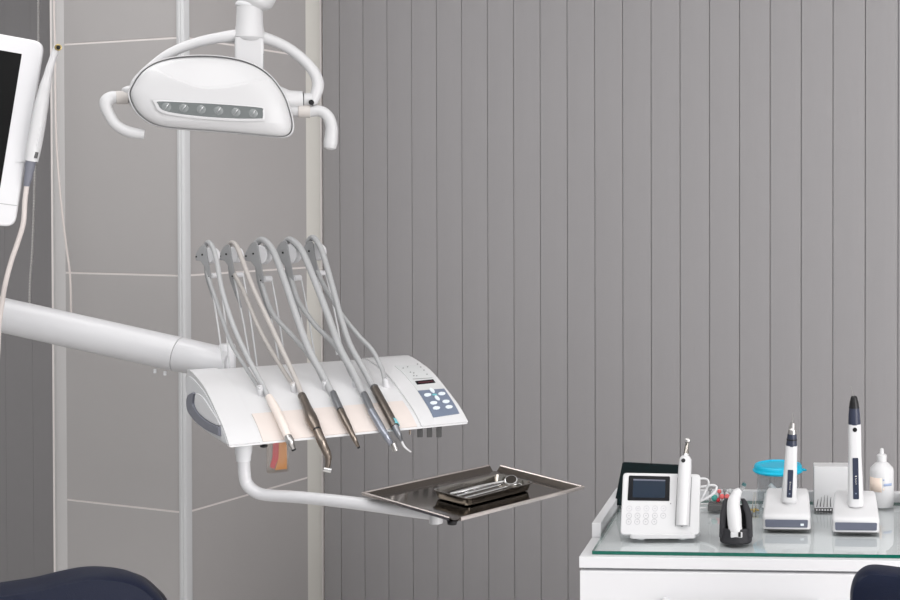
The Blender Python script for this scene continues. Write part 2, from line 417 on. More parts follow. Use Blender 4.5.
# white cables
cb = MB(); zc = 3.0
def Gz(px, py, dz=0, Z=None):
    Z = Z or GZ(py); return P(px, py, Z)+ez*dz
zc = 2.93
MB_c = MB().tube([P(698, 479, zc-.02), P(703, 478.5, zc-.01), P(707, 479.5, zc), P(708.6, 483, zc), P(706, 490, zc), P(702, 498, zc-.01), P(699, 503, zc-.02)], .0022, 10)
tag(MB_c.done('cable', 'devw'), 'taller narrow loop of white cable beside the console', 'cable', 'white cables looping behind the console')
MB_c = MB().tube([P(698, 487, 2.99), P(704, 486.5, 2.99), P(712, 485.2, 2.99), P(716.5, 487, 2.99), P(714, 493, 2.98), P(706, 498.5, 2.97), P(698, 502, 2.96)], .0024, 10)
tag(MB_c.done('cable', 'devw'), 'lower wide loop of white cable beside the console', 'cable', 'white cables looping behind the console')
for a, lb in ((0, 'straight white cable on the glass, farther of the two'), (1, 'straight white cable on the glass, nearer of the two')):
    y_ = 505.5+a*4
    MB_c = MB().tube([G(696, y_)+ez*.0025, G(708, y_-.2)+ez*.0025, G(720, y_)+ez*.0025, G(727, y_-1.5)+ez*.0025, G(738, y_-3.0)+ez*.0025], .0022, 10)
    tag(MB_c.done('cable', 'devw'), lb, 'cable', 'white cables looping behind the console')
# bur block and burs
bb = G(714.5, 511.5)+ez*E3; bfm = frame_up(bb, radians(-2))
tag(MB().prism(bfm, rounded([(-.0135, 0), (.0165, 0), (.0165, .03), (-.0135, .03)], .003), 0, .0125).done('bur_stand', 'dgrey', bevel=.0015),
    'small dark grey bur block on the glass between console and black cradle', 'bur stand')
bs = frame_up(G(722, 503.5)+ez*E3, 0)
for (px, py, c, r) in [(714.5, 498, 'green', .0065), (719.3, 491.5, 'coral', .0045), (722, 496.5, 'coral', .0052), (727.3, 496.5, 'coral', .0050), (724.6, 490.5, 'grey', .0042), (730.2, 491, 'silver', .0048), (710, 489.5, 'grey', .0042), (718, 500, 'red', .0045)]:
    Zb = 3.085 if py > 494 else 3.115
    c0_ = P(px, py, Zb); zt = c0_.z; base = Vector((c0_.x, c0_.y, GT+E3))
    t = thing('prophy_cup', base, {'green': 'sea green', 'coral': 'coral pink', 'grey': 'grey', 'silver': 'pale silver', 'red': 'dark red'}[c]+' tipped polishing cup in the small cluster behind the bur block', 'polishing cup', 'polishing cups behind the bur block')
    MB().lathe(base, ez, [(.0005, 0), (r*.8, 0), (r*.75, .001), (r*.35, .002), (r*.3, zt-base.z-r)], 12).done('stem', 'steelb', t)
    MB().lathe(Vector((c0_.x, c0_.y, zt-r)), ez, [(r*.3, 0), (r*.9, r*.5), (r, r*1.2), (r*.7, r*1.8), (r*.1, r*2)], 14).done('cup', c, t)
labs = {}
for o in COL.objects:
    if o.name.startswith('prophy_cup'): labs.setdefault(o['label'], []).append(o)
extra = {'coral pink': ['topmost coral pink', 'left lower coral pink', 'right lower coral pink'], 'grey': ['upper middle grey', 'leftmost grey']}
for l, os_ in labs.items():
    if len(os_) > 1:
        for o, n in zip(os_, extra[l.split(' tipped')[0]]): o['label'] = n+l[len(l.split(' tipped')[0]):]
# clear dish with yellow pellets
fd = frame_up(G(754, 516)+ez*E3, radians(-2))
dish = thing('clear_dish', fd.o, 'little clear plastic dish with yellowish contents left of the jar', 'dish')
mb = MB(); mb.loft([[fd(a*sx, b_*1+.02, z) for a, b_ in ((-.013, -.012), (.013, -.012), (.013, .012), (-.013, .012))] for sx, z in ((.85, 0), (1, .014), (.92, .014), (.8, .002))], caps=True)
mb.done('dish', 'clear', dish)
mb = MB()
for i in range(14): mb.ball(fd(random.uniform(-.007, .007), .02+random.uniform(-.007, .007), .004+random.uniform(0, .004)), .0022, 8)
po = mb.done('pellets', 'tan2', dish); po['kind'] = 'stuff'

# ---- black cradle with white scaler/curing light
yb = 546; Zc = GZ(yb-3); s = Zc/F; fc2 = frame_up(P(736, yb-5, Zc+.01)+ez*0, 0)
fc2.o.z = GT+E3
crd = thing('charging_cradle', fc2.o, 'black rubber charging cradle with open front near glass edge', 'charging cradle')
mb = MB()
def oval(cx, cy, rx, ry, z, n=40): return [fc2(cx+rx*cos(2*pi*i/n), cy+ry*sin(2*pi*i/n), z) for i in range(n)]
mb.loft([oval(0, 0, .0275, .024, 0), oval(0, 0, .0290, .026, .003), oval(0, 0, .0285, .0255, .008), oval(-.0, .0, .0262, .023, .020), oval(0, 0, .0245, .0215, .026), oval(0, 0, .020, .017, .026), oval(0, 0, .018, .015, .014)])
mb.done('cup', 'rubber', crd)
for sx in (-1, 1):
    mb = MB(); rings = []
    for (z, xc, w, d0, d1) in ((.010, .0245, .0055, -.012, .018), (.024, .0235, .006, -.010, .020), (.045, .0228, .0062, .0, .023), (.056, .0200 if sx < 0 else .0185, .006, .008, .025), (.066, .0190 if sx < 0 else .0150, .005, .013, .026), (.0715, .0178 if sx < 0 else .012, .0035, .017, .026)):
        xx = sx*xc
        o_ = rounded([(xx-w, d0), (xx+w, d0), (xx+w, d1), (xx-w, d1)], .0045, 4)
        rings.append([fc2(x, y, z) for x, y in o_])
    mb.loft(rings); mb.done('wing', 'rubber', crd)
MB().prism(Fr(fc2(0, .020, 0), fc2.x, ez, fc2.y), rounded([(-.019, .01), (.019, .01), (.016, .06), (-.016, .06)], .005), 0, .005).done('back_rest', 'rubber', crd, bevel=.001)
hp = thing('curing_handpiece', fc2(0, 0, .02), 'curved white handpiece with clear tip resting in black cradle', 'handpiece')
cz = Zc-.004
pth = [P(736.5, 536.5, cz), P(735.2, 528, cz), P(734.2, 515, cz+.008), P(733.6, 503, cz+.016), P(736.5, 494, cz+.02), P(740.5, 489.8, cz+.022)]
MB().tube(pth, [.0118, .0122, .0128, .0115, .0088, .0052], 24, up=WD(1, 0, 0)).done('body', 'devw', hp)
MB().tube([P(740, 491, cz+.022), P(742.5, 487.5, cz+.022), P(744, 484.8, cz+.022)], [.0042, .0038, .0034], 14).done('light_guide', 'grey', hp)
MB().cyl(P(743.6, 485.6, cz+.022), P(744.8, 483.2, cz+.022), .0042, .0038).done('tip', 'dteal', hp)
MB().box(frame_up(P(736.5, 535.0, cz-.008)), -.0105, .0105, -.006, .006, -.004, .006).done('foot_plate', 'devw', hp, bevel=.002)
MB().box(frame_up(P(739.5, 534.0, cz-.015)), -.0022, .0022, -.001, .003, -.005, .003).done('contact', 'black', hp)

# ---- jar
Zj = 3.09; jb = G(778, 508.0); jb.z = GT+E3
jar = thing('storage_jar', jb, 'round clear plastic jar with turquoise lid behind the chargers', 'jar')
rj = .0420; hj = .0735
MB().lathe(jb, ez, [(.001, 0), (rj*.93, 0), (rj*.96, .002), (rj, .02), (rj*1.02, hj), (rj*.98, hj), (rj*.955, .02), (rj*.9, .003), (.001, .003)], 48).done('body', 'clear', jar)
MB().lathe(jb+ez*hj, ez, [(.001, .005), (rj*1.04, .005), (rj*1.04, -.002), (rj*1.12, -.002), (rj*1.20, .001), (rj*1.2, .003), (rj*1.14, .0055), (rj*1.13, .0105), (rj*1.08, .0135), (rj*.98, .0145), (rj*.94, .0120), (.001, .0120)], 56).done('lid', 'cyan', jar)
MB().tube([jb+WD(rj*1.15, -.005, hj+.004), jb+WD(rj*1.3, -.01, hj+.003)], [.006, .004], 10, smooth=False, flat=(.4, 1)).done('lid_tab', 'cyan', jar)
for i, (dx, dy, z, a, L, ax) in enumerate([(-.027, -.022, .005, 15, .034, 0), (-.019, -.027, .005, -8, .030, 0), (-.004, -.02, .008, 40, .03, 1), (.012, -.015, .008, 20, .036, 0), (.02, .0, .009, -30, .034, 0), (-.012, .01, .012, 60, .034, 0), (.004, -.025, .03, -45, .030, 0)]):
    p = jb+WD(dx, dy, z); dr = WD(sin(radians(a)), 0.1, cos(radians(a))).normalized()
    tag(MB().tube([p, p+dr*L*.5, p+dr*L], .0052, 12).done('cotton_roll', 'cotton'), ['white cotton roll upright at left front inside jar', 'short cotton roll beside the leftmost one in jar', 'cotton roll leaning right in middle of jar', 'cotton roll behind the left charger pen, inside jar', 'cotton roll at far right inside jar', 'cotton roll at back of jar', 'topmost slanting cotton roll inside jar'][i], 'cotton roll', 'cotton rolls in the clear jar')
# tweezers beside jar
tw = P(754.5, 503.5, 3.0); tw.z = GT+.001
twz = thing('tweezers', tw, 'thin steel tweezers standing at left side of turquoise lidded jar', 'tweezers')
for dx in (-.0012, .0012):
    MB().tube([tw+WD(dx*2.4-.0005, 0, .0), tw+WD(dx*2.6-.0005, 0.01, .018), tw+WD(dx*1.2+.001, .03, .042)], [.0012, .0012, .0008], 8, flat=(1, .7)).done('arm', 'steel', twz)

# ---- pen chargers
def charger(px, yb, wpx, name_lab, cat, y_top, strip, pen, spot=False):
    Zc = GZ(yb); s = Zc/F; f = frame_up(G(px, yb)+ez*E3, radians(-3)); w = wpx*s
    t = thing('pen_charger', f.o, name_lab[0], 'charger base', 'white charging bases on the glass')
    h2 = .062; D = .088
    # side profile (depth, height)
    pr = [(.0, .004), (-.001, .014), (.0, .024), (.005, .0300), (.014, .034), (.03, .040), (.045, .0475), (.058, .0555), (.070, h2-.002), (.080, h2), (.088, h2-.006), (D+.001, .03), (D, .004)]
    q = catmull([(a, b_, 0) for a, b_ in pr], 4)
    mb = MB(); rings = []
    n = 14
    for i in range(n+1):
        x = -1+2*i/n; rim = 1
        e = .007; 
        xi = [(-1, .55), (-.99, .78), (-.965, .91), (-.93, .97), (-.88, 1)]
        pass
    xs = [(-.5, .010), (-.492, .0055), (-.470, .0018), (-.44, 0), (.44, 0), (.470, .0018), (.492, .0055), (.5, .010)]
    cy, cz_ = D*.5, .025
    for x, inset in xs:
        ring = []
        for v in q:
            # taper: narrower at top/back
            tw_ = 1-.13*max(0, (v.x-.01)/D)*(v.y/h2)
            yy = min(max(v.x, inset), D-inset); zz = max(min(v.y, 1)-inset*.9*(1 if v.y > .02 else 0), .003)
            ring.append(f(x*w*tw_, yy, zz))
        rings.append(ring)
    mb.loft(rings); mb.done('base', 'devw', t, smooth=50)
    MB().prism(f, rounded([(-w*.46, .006), (w*.46, .006), (w*.46, D-.004), (-w*.46, D-.004)], .006), 0, .0035).done('foot', 'dgrey', t)
    # front strip
    g = Fr(f(0, -.0012, 0), f.x, ez, -f.y)
    MB().prism(g, rounded([(-w*.435, .0075), (w*.435, .0075), (w*.445, .0215), (-w*.445, .0215)], .0025), -.003, .0008).done('front_strip', 'slate', t, bevel=.0004)
    if spot: MB().prism(g, rounded([(w*.29, .011), (w*.36, .011), (w*.36, .015), (w*.29, .015)], .001), .0005, .0012).done('indicator', 'button', t)
    # socket collar
    fx = (pen['b'][0]-px)*s
    pc = f(fx, .048, .047)
    MB().lathe(pc, (ez+WD(0, -.25, 0)), [(.017, -.006), (.0165, .003), (.0125, .005), (.0125, -.006)], 28).done('socket_collar', 'devw', t)
    # pen
    Zp = Zc+.048
    pt = thing('endo_pen', pc, pen['lab'], 'pen device', 'white pen devices in charging bases')
    (bx, by), (tx, ty) = pen['b'], pen['t']
    def A(u, dz=0): return P(bx+(tx-bx)*u, by+(ty-by)*u, Zp-dz)
    kk = Zp/F
    mb = MB(); rings = []; ax = (A(1)-A(0)).normalized(); sx_ = WD(1, 0, 0); sx_ = (sx_-ax*sx_.dot(ax)).normalized(); sy_ = ax.cross(sx_)
    for u, r in ((-.02, pen['rb']*.96), (.0, pen['rb']), (.3, pen['rb']*.93), (.6, pen['rb']*.82), (.85, pen['rt']*1.03), (1, pen['rt'])):
        ring = []
        for i in range(28):
            a = 2*pi*i/28; ca, sa = cos(a), sin(a); n_ = 3.0
            rad = (abs(ca)**n_+abs(sa)**n_)**(-1/n_)
            ring.append(A(u)+(sx_*ca+sy_*sa*.9)*rad*r*kk)
        rings.append(ring)
    mb.loft(rings); mb.done('body', 'devw', pt, smooth=40)
    # strip label on front
    fpt = lambda u, off: A(u)+sy_*0+(-(WD(0, 1, 0)))*off
    u0, u1 = pen['strip']; 
    nrm = WD(0, -1, 0); nrm = (nrm-ax*nrm.dot(ax)).normalized()
    R_ = lambda u: pen['rb']*kk*.9*(1-.18*u/.6)+.0004
    sf = Fr(A((u0+u1)/2)+nrm*(R_((u0+u1)/2)), sx_, (A(u1)+nrm*R_(u1)-A(u0)-nrm*R_(u0)).normalized(), nrm)
    L = (A(u1)-A(u0)).length/2
    st = MB().prism(sf, rounded([(-pen['sw']*kk, -L), (pen['sw']*kk, -L), (pen['sw']*kk, L), (-pen['sw']*kk, L)], .0016), -.003, .0008).done('display_strip', 'navystrip', pt)
    # faint white script running up the strip
    mb = MB(); mb.box(sf, -.0011, .0021, L*.10, L*.135, .0007, .0011)
    zz = L*.03
    for i, wd in enumerate((.0015, .0009, .0012, .0008, .0010, .0008)):
        mb.tube([sf(-.0009, zz, .0010), sf(wd*.9, zz-.0007, .0010), sf(-.0003, zz-.0015, .0010)], .00022, 6, n=3); zz -= .0021
    mb.done('script', 'white2', st)
    MB().lathe(sf(0, -L*.72, .0006), nrm, [(.0001, 0), (.0016, 0), (.0015, .0006), (.0001, .0006)], 16).done('button', 'keypad', pt)
    def seg(nm, m_, u0, r0, u1, r1, more=None):
        if more: MB().tube([A(u) for u, r in more], [r*kk for u, r in more], 20, n=4).done(nm, m_, pt)
        else: MB().cyl(A(u0), A(u1), r0*kk, r1*kk).done(nm, m_, pt)
    for e in pen['segs']: seg(*e)
    if 'btn' in pen:
        u = pen['btn']; r = pen['rt']*kk
        MB().lathe(A(u)+nrm*(r*.93), nrm, [(.0001, 0), (.0042, 0), (.0038, .0012), (.0001, .0014)], 20).done('button', 'black', pt)
    # needle
    nd = pen['needle']
    MB().tube([P(x, y, Zp) for x, y in nd], [.0011, .0006, .00035, .0003][:len(nd)], 8).done('needle', 'steelb', pt)
charger(786.5, 531.5, 48.5, ('white charging base with small light on its strip, left one',), '', 487, None,
    dict(b=(789.0, 500), t=(791.5, 445.5), rb=7.9, rt=5.9, strip=(.075, .575), sw=2.7, lab='shorter white pen with silver cone tip standing in left charger',
      segs=[('collar', 'navystrip', .99, 5.6, 1.21, 4.6), ('grip_ring', 'black', 1.10, 5.4, 1.125, 5.4), ('cone', 'steelb', 0, 0, 0, 0, [(1.205, 4.0), (1.28, 4.0), (1.33, 3.0), (1.41, 2.4)]), ], needle=[(792.3, 424), (793, 419), (792.5, 416), (793.3, 412)]), spot=True)
charger(856, 534.5, 47.5, ('white charging base with plain dark strip, right one',), '', 489, None,
    dict(b=(855.6, 504), t=(854.4, 424), rb=8.0, rt=6.4, strip=(.08, .59), sw=2.9, lab='taller white pen with dark grey nose standing in right charger', btn=.94,
      segs=[('nose', 'navystrip', 0, 0, 0, 0, [(.995, 6.2), (1.10, 5.9), (1.2, 5.2), (1.32, 3.4)]), ('nose_clip', 'black', 0, 0, 0, 0, [(1.2, 5.4), (1.26, 4.6), (1.32, 3.5), (1.35, 2.4)])], needle=[(853, 397), (853, 394), (852, 390), (850.8, 386)]))
# ---- white vented block
Zc = GZ(511.5); s = Zc/F; f = frame_up(G(832, 511.5)+ez*E3, radians(-1)); w = 36*s/2; h = 45*s
blk = thing('tip_heater', f.o, 'upright white block with curved slots behind the right charger', 'dental device')
g = Fr(f(0, 0, 0), f.x, ez, -f.y)
MB().prism(g, rounded([(-w, .006), (w, .006), (w, h), (-w, h)], .0015), -.04, 0).done('housing', 'devw', blk, bevel=.001)
MB().box(f, -w+.001, w-.001, .001, .039, 0, .0061).done('base', 'dgrey', blk)
for i in range(5):
    x0 = -w+.0075+i*.0062; zt = .028+(.0035 if i in (2, 3) else 0)-(.004 if i == 0 else 0)
    MB().tube([g(x0-.0006*(2-i)-.001, .009, .0002), g(x0, .02, .0003), g(x0+.0006, zt, .0002)], [.0016, .0012, .0005], 8, flat=(.5, 1), up=(0,0,1)).done('slot', 'dgrey', blk)
for i in range(6):
    MB().box(g, -w+.004+i*.0055, -w+.0065+i*.0055, .001, .0045, 0, .0006).done('vent', 'cap', blk)
# ---- bottle
Zc = GZ(506.0); s = Zc/F; bb = G(881.7, 506.0)+ez*E3
bot = thing('squeeze_bottle', bb, 'white plastic squeeze bottle with nozzle cap behind right charger', 'bottle')
r = 12.0*s
MB().lathe(bb, ez, [(.001, 0), (r*.92, 0), (r, .003), (r, .070), (r*.96, .076), (r*.62, .085), (r*.36, .089), (r*.34, .096), (.001, .096)], 40).done('body', 'devw', bot)
MB().lathe(bb+ez*.0895, ez, [(.001, 0), (r*.40, 0), (r*.42, .012), (r*.30, .0145), (r*.19, .015), (r*.15, .024), (r*.11, .0255), (.001, .026)], 24).done('nozzle_cap', 'devw', bot)
def patchcyl(c, r, a0, a1, z0, z1, m_, name, par):
    mb = MB(); n = 12
    ro = [[c+WD(rr*sin(a0+(a1-a0)*i/n), -rr*cos(a0+(a1-a0)*i/n), z) for i in range(n+1)] for rr, z in ((r, z0), (r, z1))]
    mb2 = [mb.ring(x) for x in ro]; mb.bridge(mb2[0], mb2[1], False)
    return mb.done(name, m_, par, solid=.0003)
patchcyl(bb, r+.0003, -1.45, -.1, .032, .060, 'labelbeige', 'label', bot)
patchcyl(bb, r+.0003, .05, .85, .044, .049, 'labelblue', 'label_print', bot)
patchcyl(bb, r+.0003, 0, .12, .055, .058, 'labelblue', 'label_print', bot)
patchcyl(bb, r+.0003, 0, .12, .036, .040, 'labelbeige', 'label_print', bot)

# ================================================================ DELIVERY UNIT
aa = radians(34.2); tt = 0.0
UC = W(-.898, 2.238, -.418)
Aax = WD(cos(aa)*cos(tt), sin(aa)*cos(tt), sin(tt)); Dax = WD(-sin(aa), cos(aa), 0); Uax = Aax.cross(Dax)
UF = Fr(UC, Aax, Dax, Uax); UL = .432
prof_top = [(-.003, .000), (.018, .0125), (.044, .026), (.087, .0425), (.139, .061), (.195, .0780), (.262, .0895), (.325, .0960), (.360, .0925), (.376, .080)]
pt_s = catmull([(a, b_, 0) for a, b_ in prof_top], 6)
def hU(d):
    for p, q in zip(pt_s, pt_s[1:]):
        if p.x <= d <= q.x: return p.y+(q.y-p.y)*(d-p.x)/max(q.x-p.x, 1e-9)
    return pt_s[0].y if d < pt_s[0].x else pt_s[-1].y
def nU(d):
    e = .004; v = Vector((2*e, hU(d+e)-hU(d-e))); v.normalize(); return Vector((-v.y, v.x))
def S(a, d, off=0):
    n = nU(min(max(d, .002), .355)); return UF(a, d+n.x*off, hU(d)+n.y*off)
def hitU(px, py, off=0):
    r = ray(px, py); k = 1.85
    while k < 3.3:
        p = ORI+r*k-UC; a, d, u = p.dot(Aax), p.dot(Dax), p.dot(Uax)
        if d > -.003 and u <= hU(d)+off: return a, d
        k += .001
    return None
unit = thing('dental_delivery_unit', UF(UL/2, .17, 0), 'white arched instrument console with five hose arms hanging from the big arm', 'dental unit')
def profile(top, inset=0):
    bot = [(.375, .060), (.358, .038), (.334, .016), (.29, .0035), (.18, .0), (.05, .0)]
    return [(p.x, p.y) for p in top]+bot
pr = profile(pt_s)
cen = Vector((.17, .04))
def sc(p, k): return (cen.x+(p[0]-cen.x)*k, cen.y+(p[1]-cen.y)*k)
fs = [(.0, .985), (.003, 1.0), (UL-.003, 1.0), (UL, .99)]
mb = MB(); mb.loft([[UF(a, *sc(p, k)) for p in pr] for a, k in fs]); mb.done('housing', 'white', unit, smooth=30)
def patch(c4, off, th, m_, name, par, n=10, bev=0):
    """c4: four (a,d) corners; a curved plate lying on the housing"""
    mb = MB(); top, botm = [], []
    for j in range(n+1):
        v = j/n; rt, rb = [], []
        for i in range(n+1):
            u = i/n
            a = (c4[0][0]*(1-u)+c4[1][0]*u)*(1-v)+(c4[3][0]*(1-u)+c4[2][0]*u)*v
            d = (c4[0][1]*(1-u)+c4[1][1]*u)*(1-v)+(c4[3][1]*(1-u)+c4[2][1]*u)*v
            rt.append(mb.b.verts.new(S(a, d, off+th))); rb.append(mb.b.verts.new(S(a, d, off)))
        top.append(rt); botm.append(rb)
    for j in range(n):
        for i in range(n):
            mb.b.faces.new((top[j][i], top[j][i+1], top[j+1][i+1], top[j+1][i])); mb.b.faces.new((botm[j][i], botm[j+1][i], botm[j+1][i+1], botm[j][i+1]))
    for j in range(n):
        mb.b.faces.new((top[j][0], top[j+1][0], botm[j+1][0], botm[j][0])); mb.b.faces.new((top[j][n], botm[j][n], botm[j+1][n], top[j+1][n]))
    for i in range(n):
        mb.b.faces.new((top[0][i], botm[0][i], botm[0][i+1], top[0][i+1])); mb.b.faces.new((top[n][i], top[n][i+1], botm[n][i+1], botm[n][i]))
    return mb.done(name, m_, par, smooth=30)
patch([(-.001, .0), (.050, .0), (.050, .355), (-.001, .355)], -.0005, .0035, 'white', 'side_band', unit, 14)
patch([(.342, .0), (UL+.001, .0), (UL+.001, .355), (.342, .355)], -.0005, .0035, 'white', 'side_band', unit, 14)
patch([(.056, .002), (.334, .002), (.334, .082), (.056, .082)], -.0005, .0022, 'mat', 'silicone_mat', unit, 10)
# end cap with grab handle
capo = [(p[0]*.93+.012, p[1]*.86+.004) for p in pr]
MB().prism(Fr(UF(0, 0, 0), Dax, Uax, -Aax), capo, -.002, .0015).done('end_cap', 'cap', unit, bevel=.001)
hpth = [(.280, .062), (.325, .050), (.338, .034), (.318, .018), (.245, .009), (.155, .0075), (.056, .0115)]
hin = [(.062, .027), (.15, .0235), (.235, .027), (.276, .036), (.280, .046), (.270, .060)]
q1 = catmull([(a, b_, 0) for a, b_ in hpth], 6); q2 = catmull([(a, b_, 0) for a, b_ in hin], 6)
MB().prism(Fr(UF(0, 0, 0), Dax, Uax, -Aax), [(v.x, v.y) for v in q1+q2], -.001, .006).done('grab_handle', 'gripgrey', unit, bevel=.0025)
rec = [(.066, .0285), (.15, .0255), (.225, .029), (.268, .039), (.270, .050), (.258, .062), (.20, .062), (.13, .048), (.075, .036)]
q3 = catmull([(a, b_, 0) for a, b_ in rec], 5, True)
MB().prism(Fr(UF(0, 0, 0), Dax, Uax, -Aax), [(v.x, v.y) for v in q3], .001, .0035).done('handle_recess', 'whitem', unit, bevel=.001)
# control panel
def H(px, py): return hitU(px, py, .003)
c_tl, c_tr, c_mr, c_ml, c_br, c_bl = H(394, 366), H(417, 365), H(444, 389), H(417.5, 391), H(459, 413.5), H(433, 417.5)
patch([c_tl, c_tr, c_mr, c_ml], .003, .0008, 'silver', 'control_panel', unit, 10)
kp = patch([c_ml, c_mr, c_br, c_bl], .003, .0010, 'keypad', 'keypad', unit, 8)
patch([H(414.7, 381.6), H(433, 379.8), H(435.3, 383.2), H(417, 385)], .0037, .0006, 'bezel', 'display', unit, 3)
patch([H(417.6, 382.6), H(432.2, 381.2), H(433.2, 382.6), H(418.6, 384)], .0044, .0001, mat('dim_red_digits', (70, 24, 34), .3), 'digits', unit, 2)
def disc(px, py, rx, ry, m_, name, par, off=.004, th=.0012, n=20, rot=0):
    mb = MB(); r0 = []; r1 = []
    for i in range(n):
        t_ = 2*pi*i/n; x, y = rx*cos(t_), ry*sin(t_)
        a, d = H(px+x*cos(rot)-y*sin(rot), py+x*sin(rot)+y*cos(rot))
        r0.append(S(a, d, off)); r1.append(S(a, d, off+th))
    mb.loft([r0, r1]); return mb.done(name, m_, par)
for zx, zy, kk in [(322, 228, 1), (268, 282, 0), (438, 267, 0), (383, 320, 1), (340, 377, 0), (488, 361, 0), (373, 438, 0), (524, 425, 0)]:
    disc(405+zx/12, 372+zy/12, 3.2 if kk else 3.6, 1.55 if kk else 1.55, 'button', 'button', kp, rot=.7 if kk else -.05)
disc(405+352/12, 372+277/12, 2.6, .9, 'teal', 'key_mark', kp, th=.0004)
for zx, zy in [(470, 165), (525, 215), (580, 268), (630, 340), (225, 232), (347, 303), (405, 362), (455, 365), (300, 212), (405, 316)]:
    disc(390+zx/17.15, 355+zy/17.15, .8, .55, 'grey', 'indicator', unit, th=.0004, n=8)
patch([H(412.5, 379.2), H(432, 377.9), H(432.3, 378.4), H(412.8, 379.8)], .0037, .0004, 'grey', 'panel_line', unit, 3)
# bottom bits
for px in (420, 429.5, 439):
    c = P(px, 433, 3.0); ff = Fr(c, WD(1, .2, 0), WD(-.2, 1, 0), ez)
    MB().box(ff, -.0050, .0050, -.006, .006, -.0075, .012).done('plug', 'dgrey', unit, bevel=.0012)
MB().cyl(P(410, 428, 2.96), P(410, 434.5, 2.96), .002).done('pin', 'bronze', unit)
MB().ball(P(264, 446.0, 2.78), .007, 14, (1, 1, .45)).done('rubber_stop', 'black', unit)
# pouch with cards
pc = P(278, 444, 2.83); pf = Fr(pc, Aax, ez, -Dax)
ph = thing('card_pouch', pc, 'small clear pouch with red and tan strips under the console', 'pouch')
MB().prism(pf, rounded([(-.019, -.052), (.019, -.052), (.019, .010), (-.019, .010)], .004), -.0075, -.0070).done('pouch_back', 'pouch', ph)
MB().prism(pf, rounded([(-.019, -.052), (.019, -.052), (.019, .006), (-.019, .006)], .004), .0010, .0014).done('pouch_front', 'pouch', ph)
tag(MB().prism(pf, [(.001, .006), (.0165, .006), (.0165, -.0475), (-.004, -.0475), (.001, -.03)], -.006, -.004).done('card', 'tan'), 'tan orange card in the clear pouch', 'card')
tag(MB().prism(pf, [(-.008, .006), (.002, .006), (.001, -.027), (-.0065, -.045), (-.014, -.040), (-.0095, -.025)], -.003, -.0015).done('card', 'red'), 'narrow red strip in the clear pouch', 'card')
# tray support arm
ta = bpy.data.objects.new('tray_arm', None); COL.objects.link(ta); ta.parent = unit; ta.location = P(243, 449, 2.76)-unit.location
MB().lathe(P(243.5, 444, 2.76), -ez, [(.001, 0), (.0145, 0), (.0145, .012), (.0125, .022), (.0120, .030), (.001, .031)], 28).done('collar', 'cap', ta)
MB().tube([P(243.8, 458, 2.76), P(244.5, 474, 2.76), P(247, 484, 2.76), P(255, 491.5, 2.755), P(267, 495, 2.75), P(300, 497.3, 2.73), P(350, 502.5, 2.69), P(400, 509.3, 2.65), P(436, 515, 2.62)], [.0105]*6+[.0108, .0108, .0095], 20).done('tube', 'paint', ta)
MB().cyl(P(436, 523, 2.62), P(436, 514.5, 2.62), .0115).done('swivel_post', 'paint', ta)

# whips, hoses and handpieces
phi = radians(19.4)
E1 = WD(cos(phi), -sin(phi), 0); E3v = WD(-sin(phi), -cos(phi), 0); E2 = Vector((0, 0, 1))   # E1: right/forward in plane, E3v: towards viewer
whips = [dict(px=205.8, py=254.5, sc=.95, b=(225, 371), a=.02, dark=0), dict(px=229.6, py=254, sc=.95, b=(252, 366), a=.10, dark=0), dict(px=256.5, py=253.5, sc=1.15, b=(280, 361), a=.18, dark=0),
         dict(px=286, py=252.5, sc=1.15, b=(310, 359), a=.27, dark=0), dict(px=312, py=251, sc=1.0, b=(338, 355), a=.36, dark=0)]
def wf(i):
    w = whips[i]; Z = 3.065+.674*(.03+.075*i); s = Z/F
    f = Fr(P(w['px'], w['py'], Z), E1, E2, E3v); return w, Z, s, f
plate = [(-7.6, -2), (-7, -6), (-2.5, -7), (0, -10), (2.6, -14), (6.6, -25), (8.6, -24.5), (7.2, -13), (5.0, -2), (3.4, 8.5), (.5, 10.2), (-3, 7.5), (-6.5, 1.5)]
for i in range(5):
    w, Z, s, f = wf(i); k = s*w['sc']; kx = k/.818
    wt = bpy.data.objects.new('whip_arm', None); COL.objects.link(wt); wt.parent = unit; wt.location = f.o-unit.location
    ol = [(x*kx, y*k) for x, y in plate]
    ol = [(v.x, v.y) for v in catmull([(a, b_, 0) for a, b_ in ol], 3, True)]
    for o3 in (.008,):
        MB().prism(f, ol, o3-.0015, o3+.0015).done('side_plate', 'grey', wt, bevel=.0008)
    for (x, y, r) in ((0, 0, 1.0), (-6.3, -2.2, .9), (6.4, -23, .8)):
        MB().cyl(f(x*kx, y*k, .0090), f(x*kx, y*k, .0102), r*s).done('screw', 'black', wt)
    MB().cyl(f(4*kx, -1*k, .0065), f(4*kx, -1*k, -.0125), 8.5*k, seg=32).done('pulley', 'cap2', wt, bevel=.002)
    MB().cyl(f(8*kx, -22*k, .006), f(8*kx, -22*k, -.013), 2.6*k, seg=16).done('roller', 'cap2', wt)
    # spine web
    MB().tube([f(1*kx, -10*k, .004), f(3.5*kx, -24*k, .004), f(8.5*kx, -42*k, .003), f(13.0*kx, -56*k, .002)], [.0030, .0048, .0040, .0015], 12, flat=(1.2, .5), up=E1).done('spine', 'grey', wt)
    bx, by = w['b']; pb = P(bx, by, Z+.0)
    for o3, st in ((.008, (7.5, -24)), (-.014, (8.5, -20))):
        p0 = f(st[0]*kx, st[1]*k, o3); p1 = P(bx-(1.0 if o3 > 0 else -5.0), by, Z-o3*.5)
        MB().tube([p0, p0.lerp(p1, .5)+E1*.002, p1], .0017, 8).done('rod', 'trimm', wt)
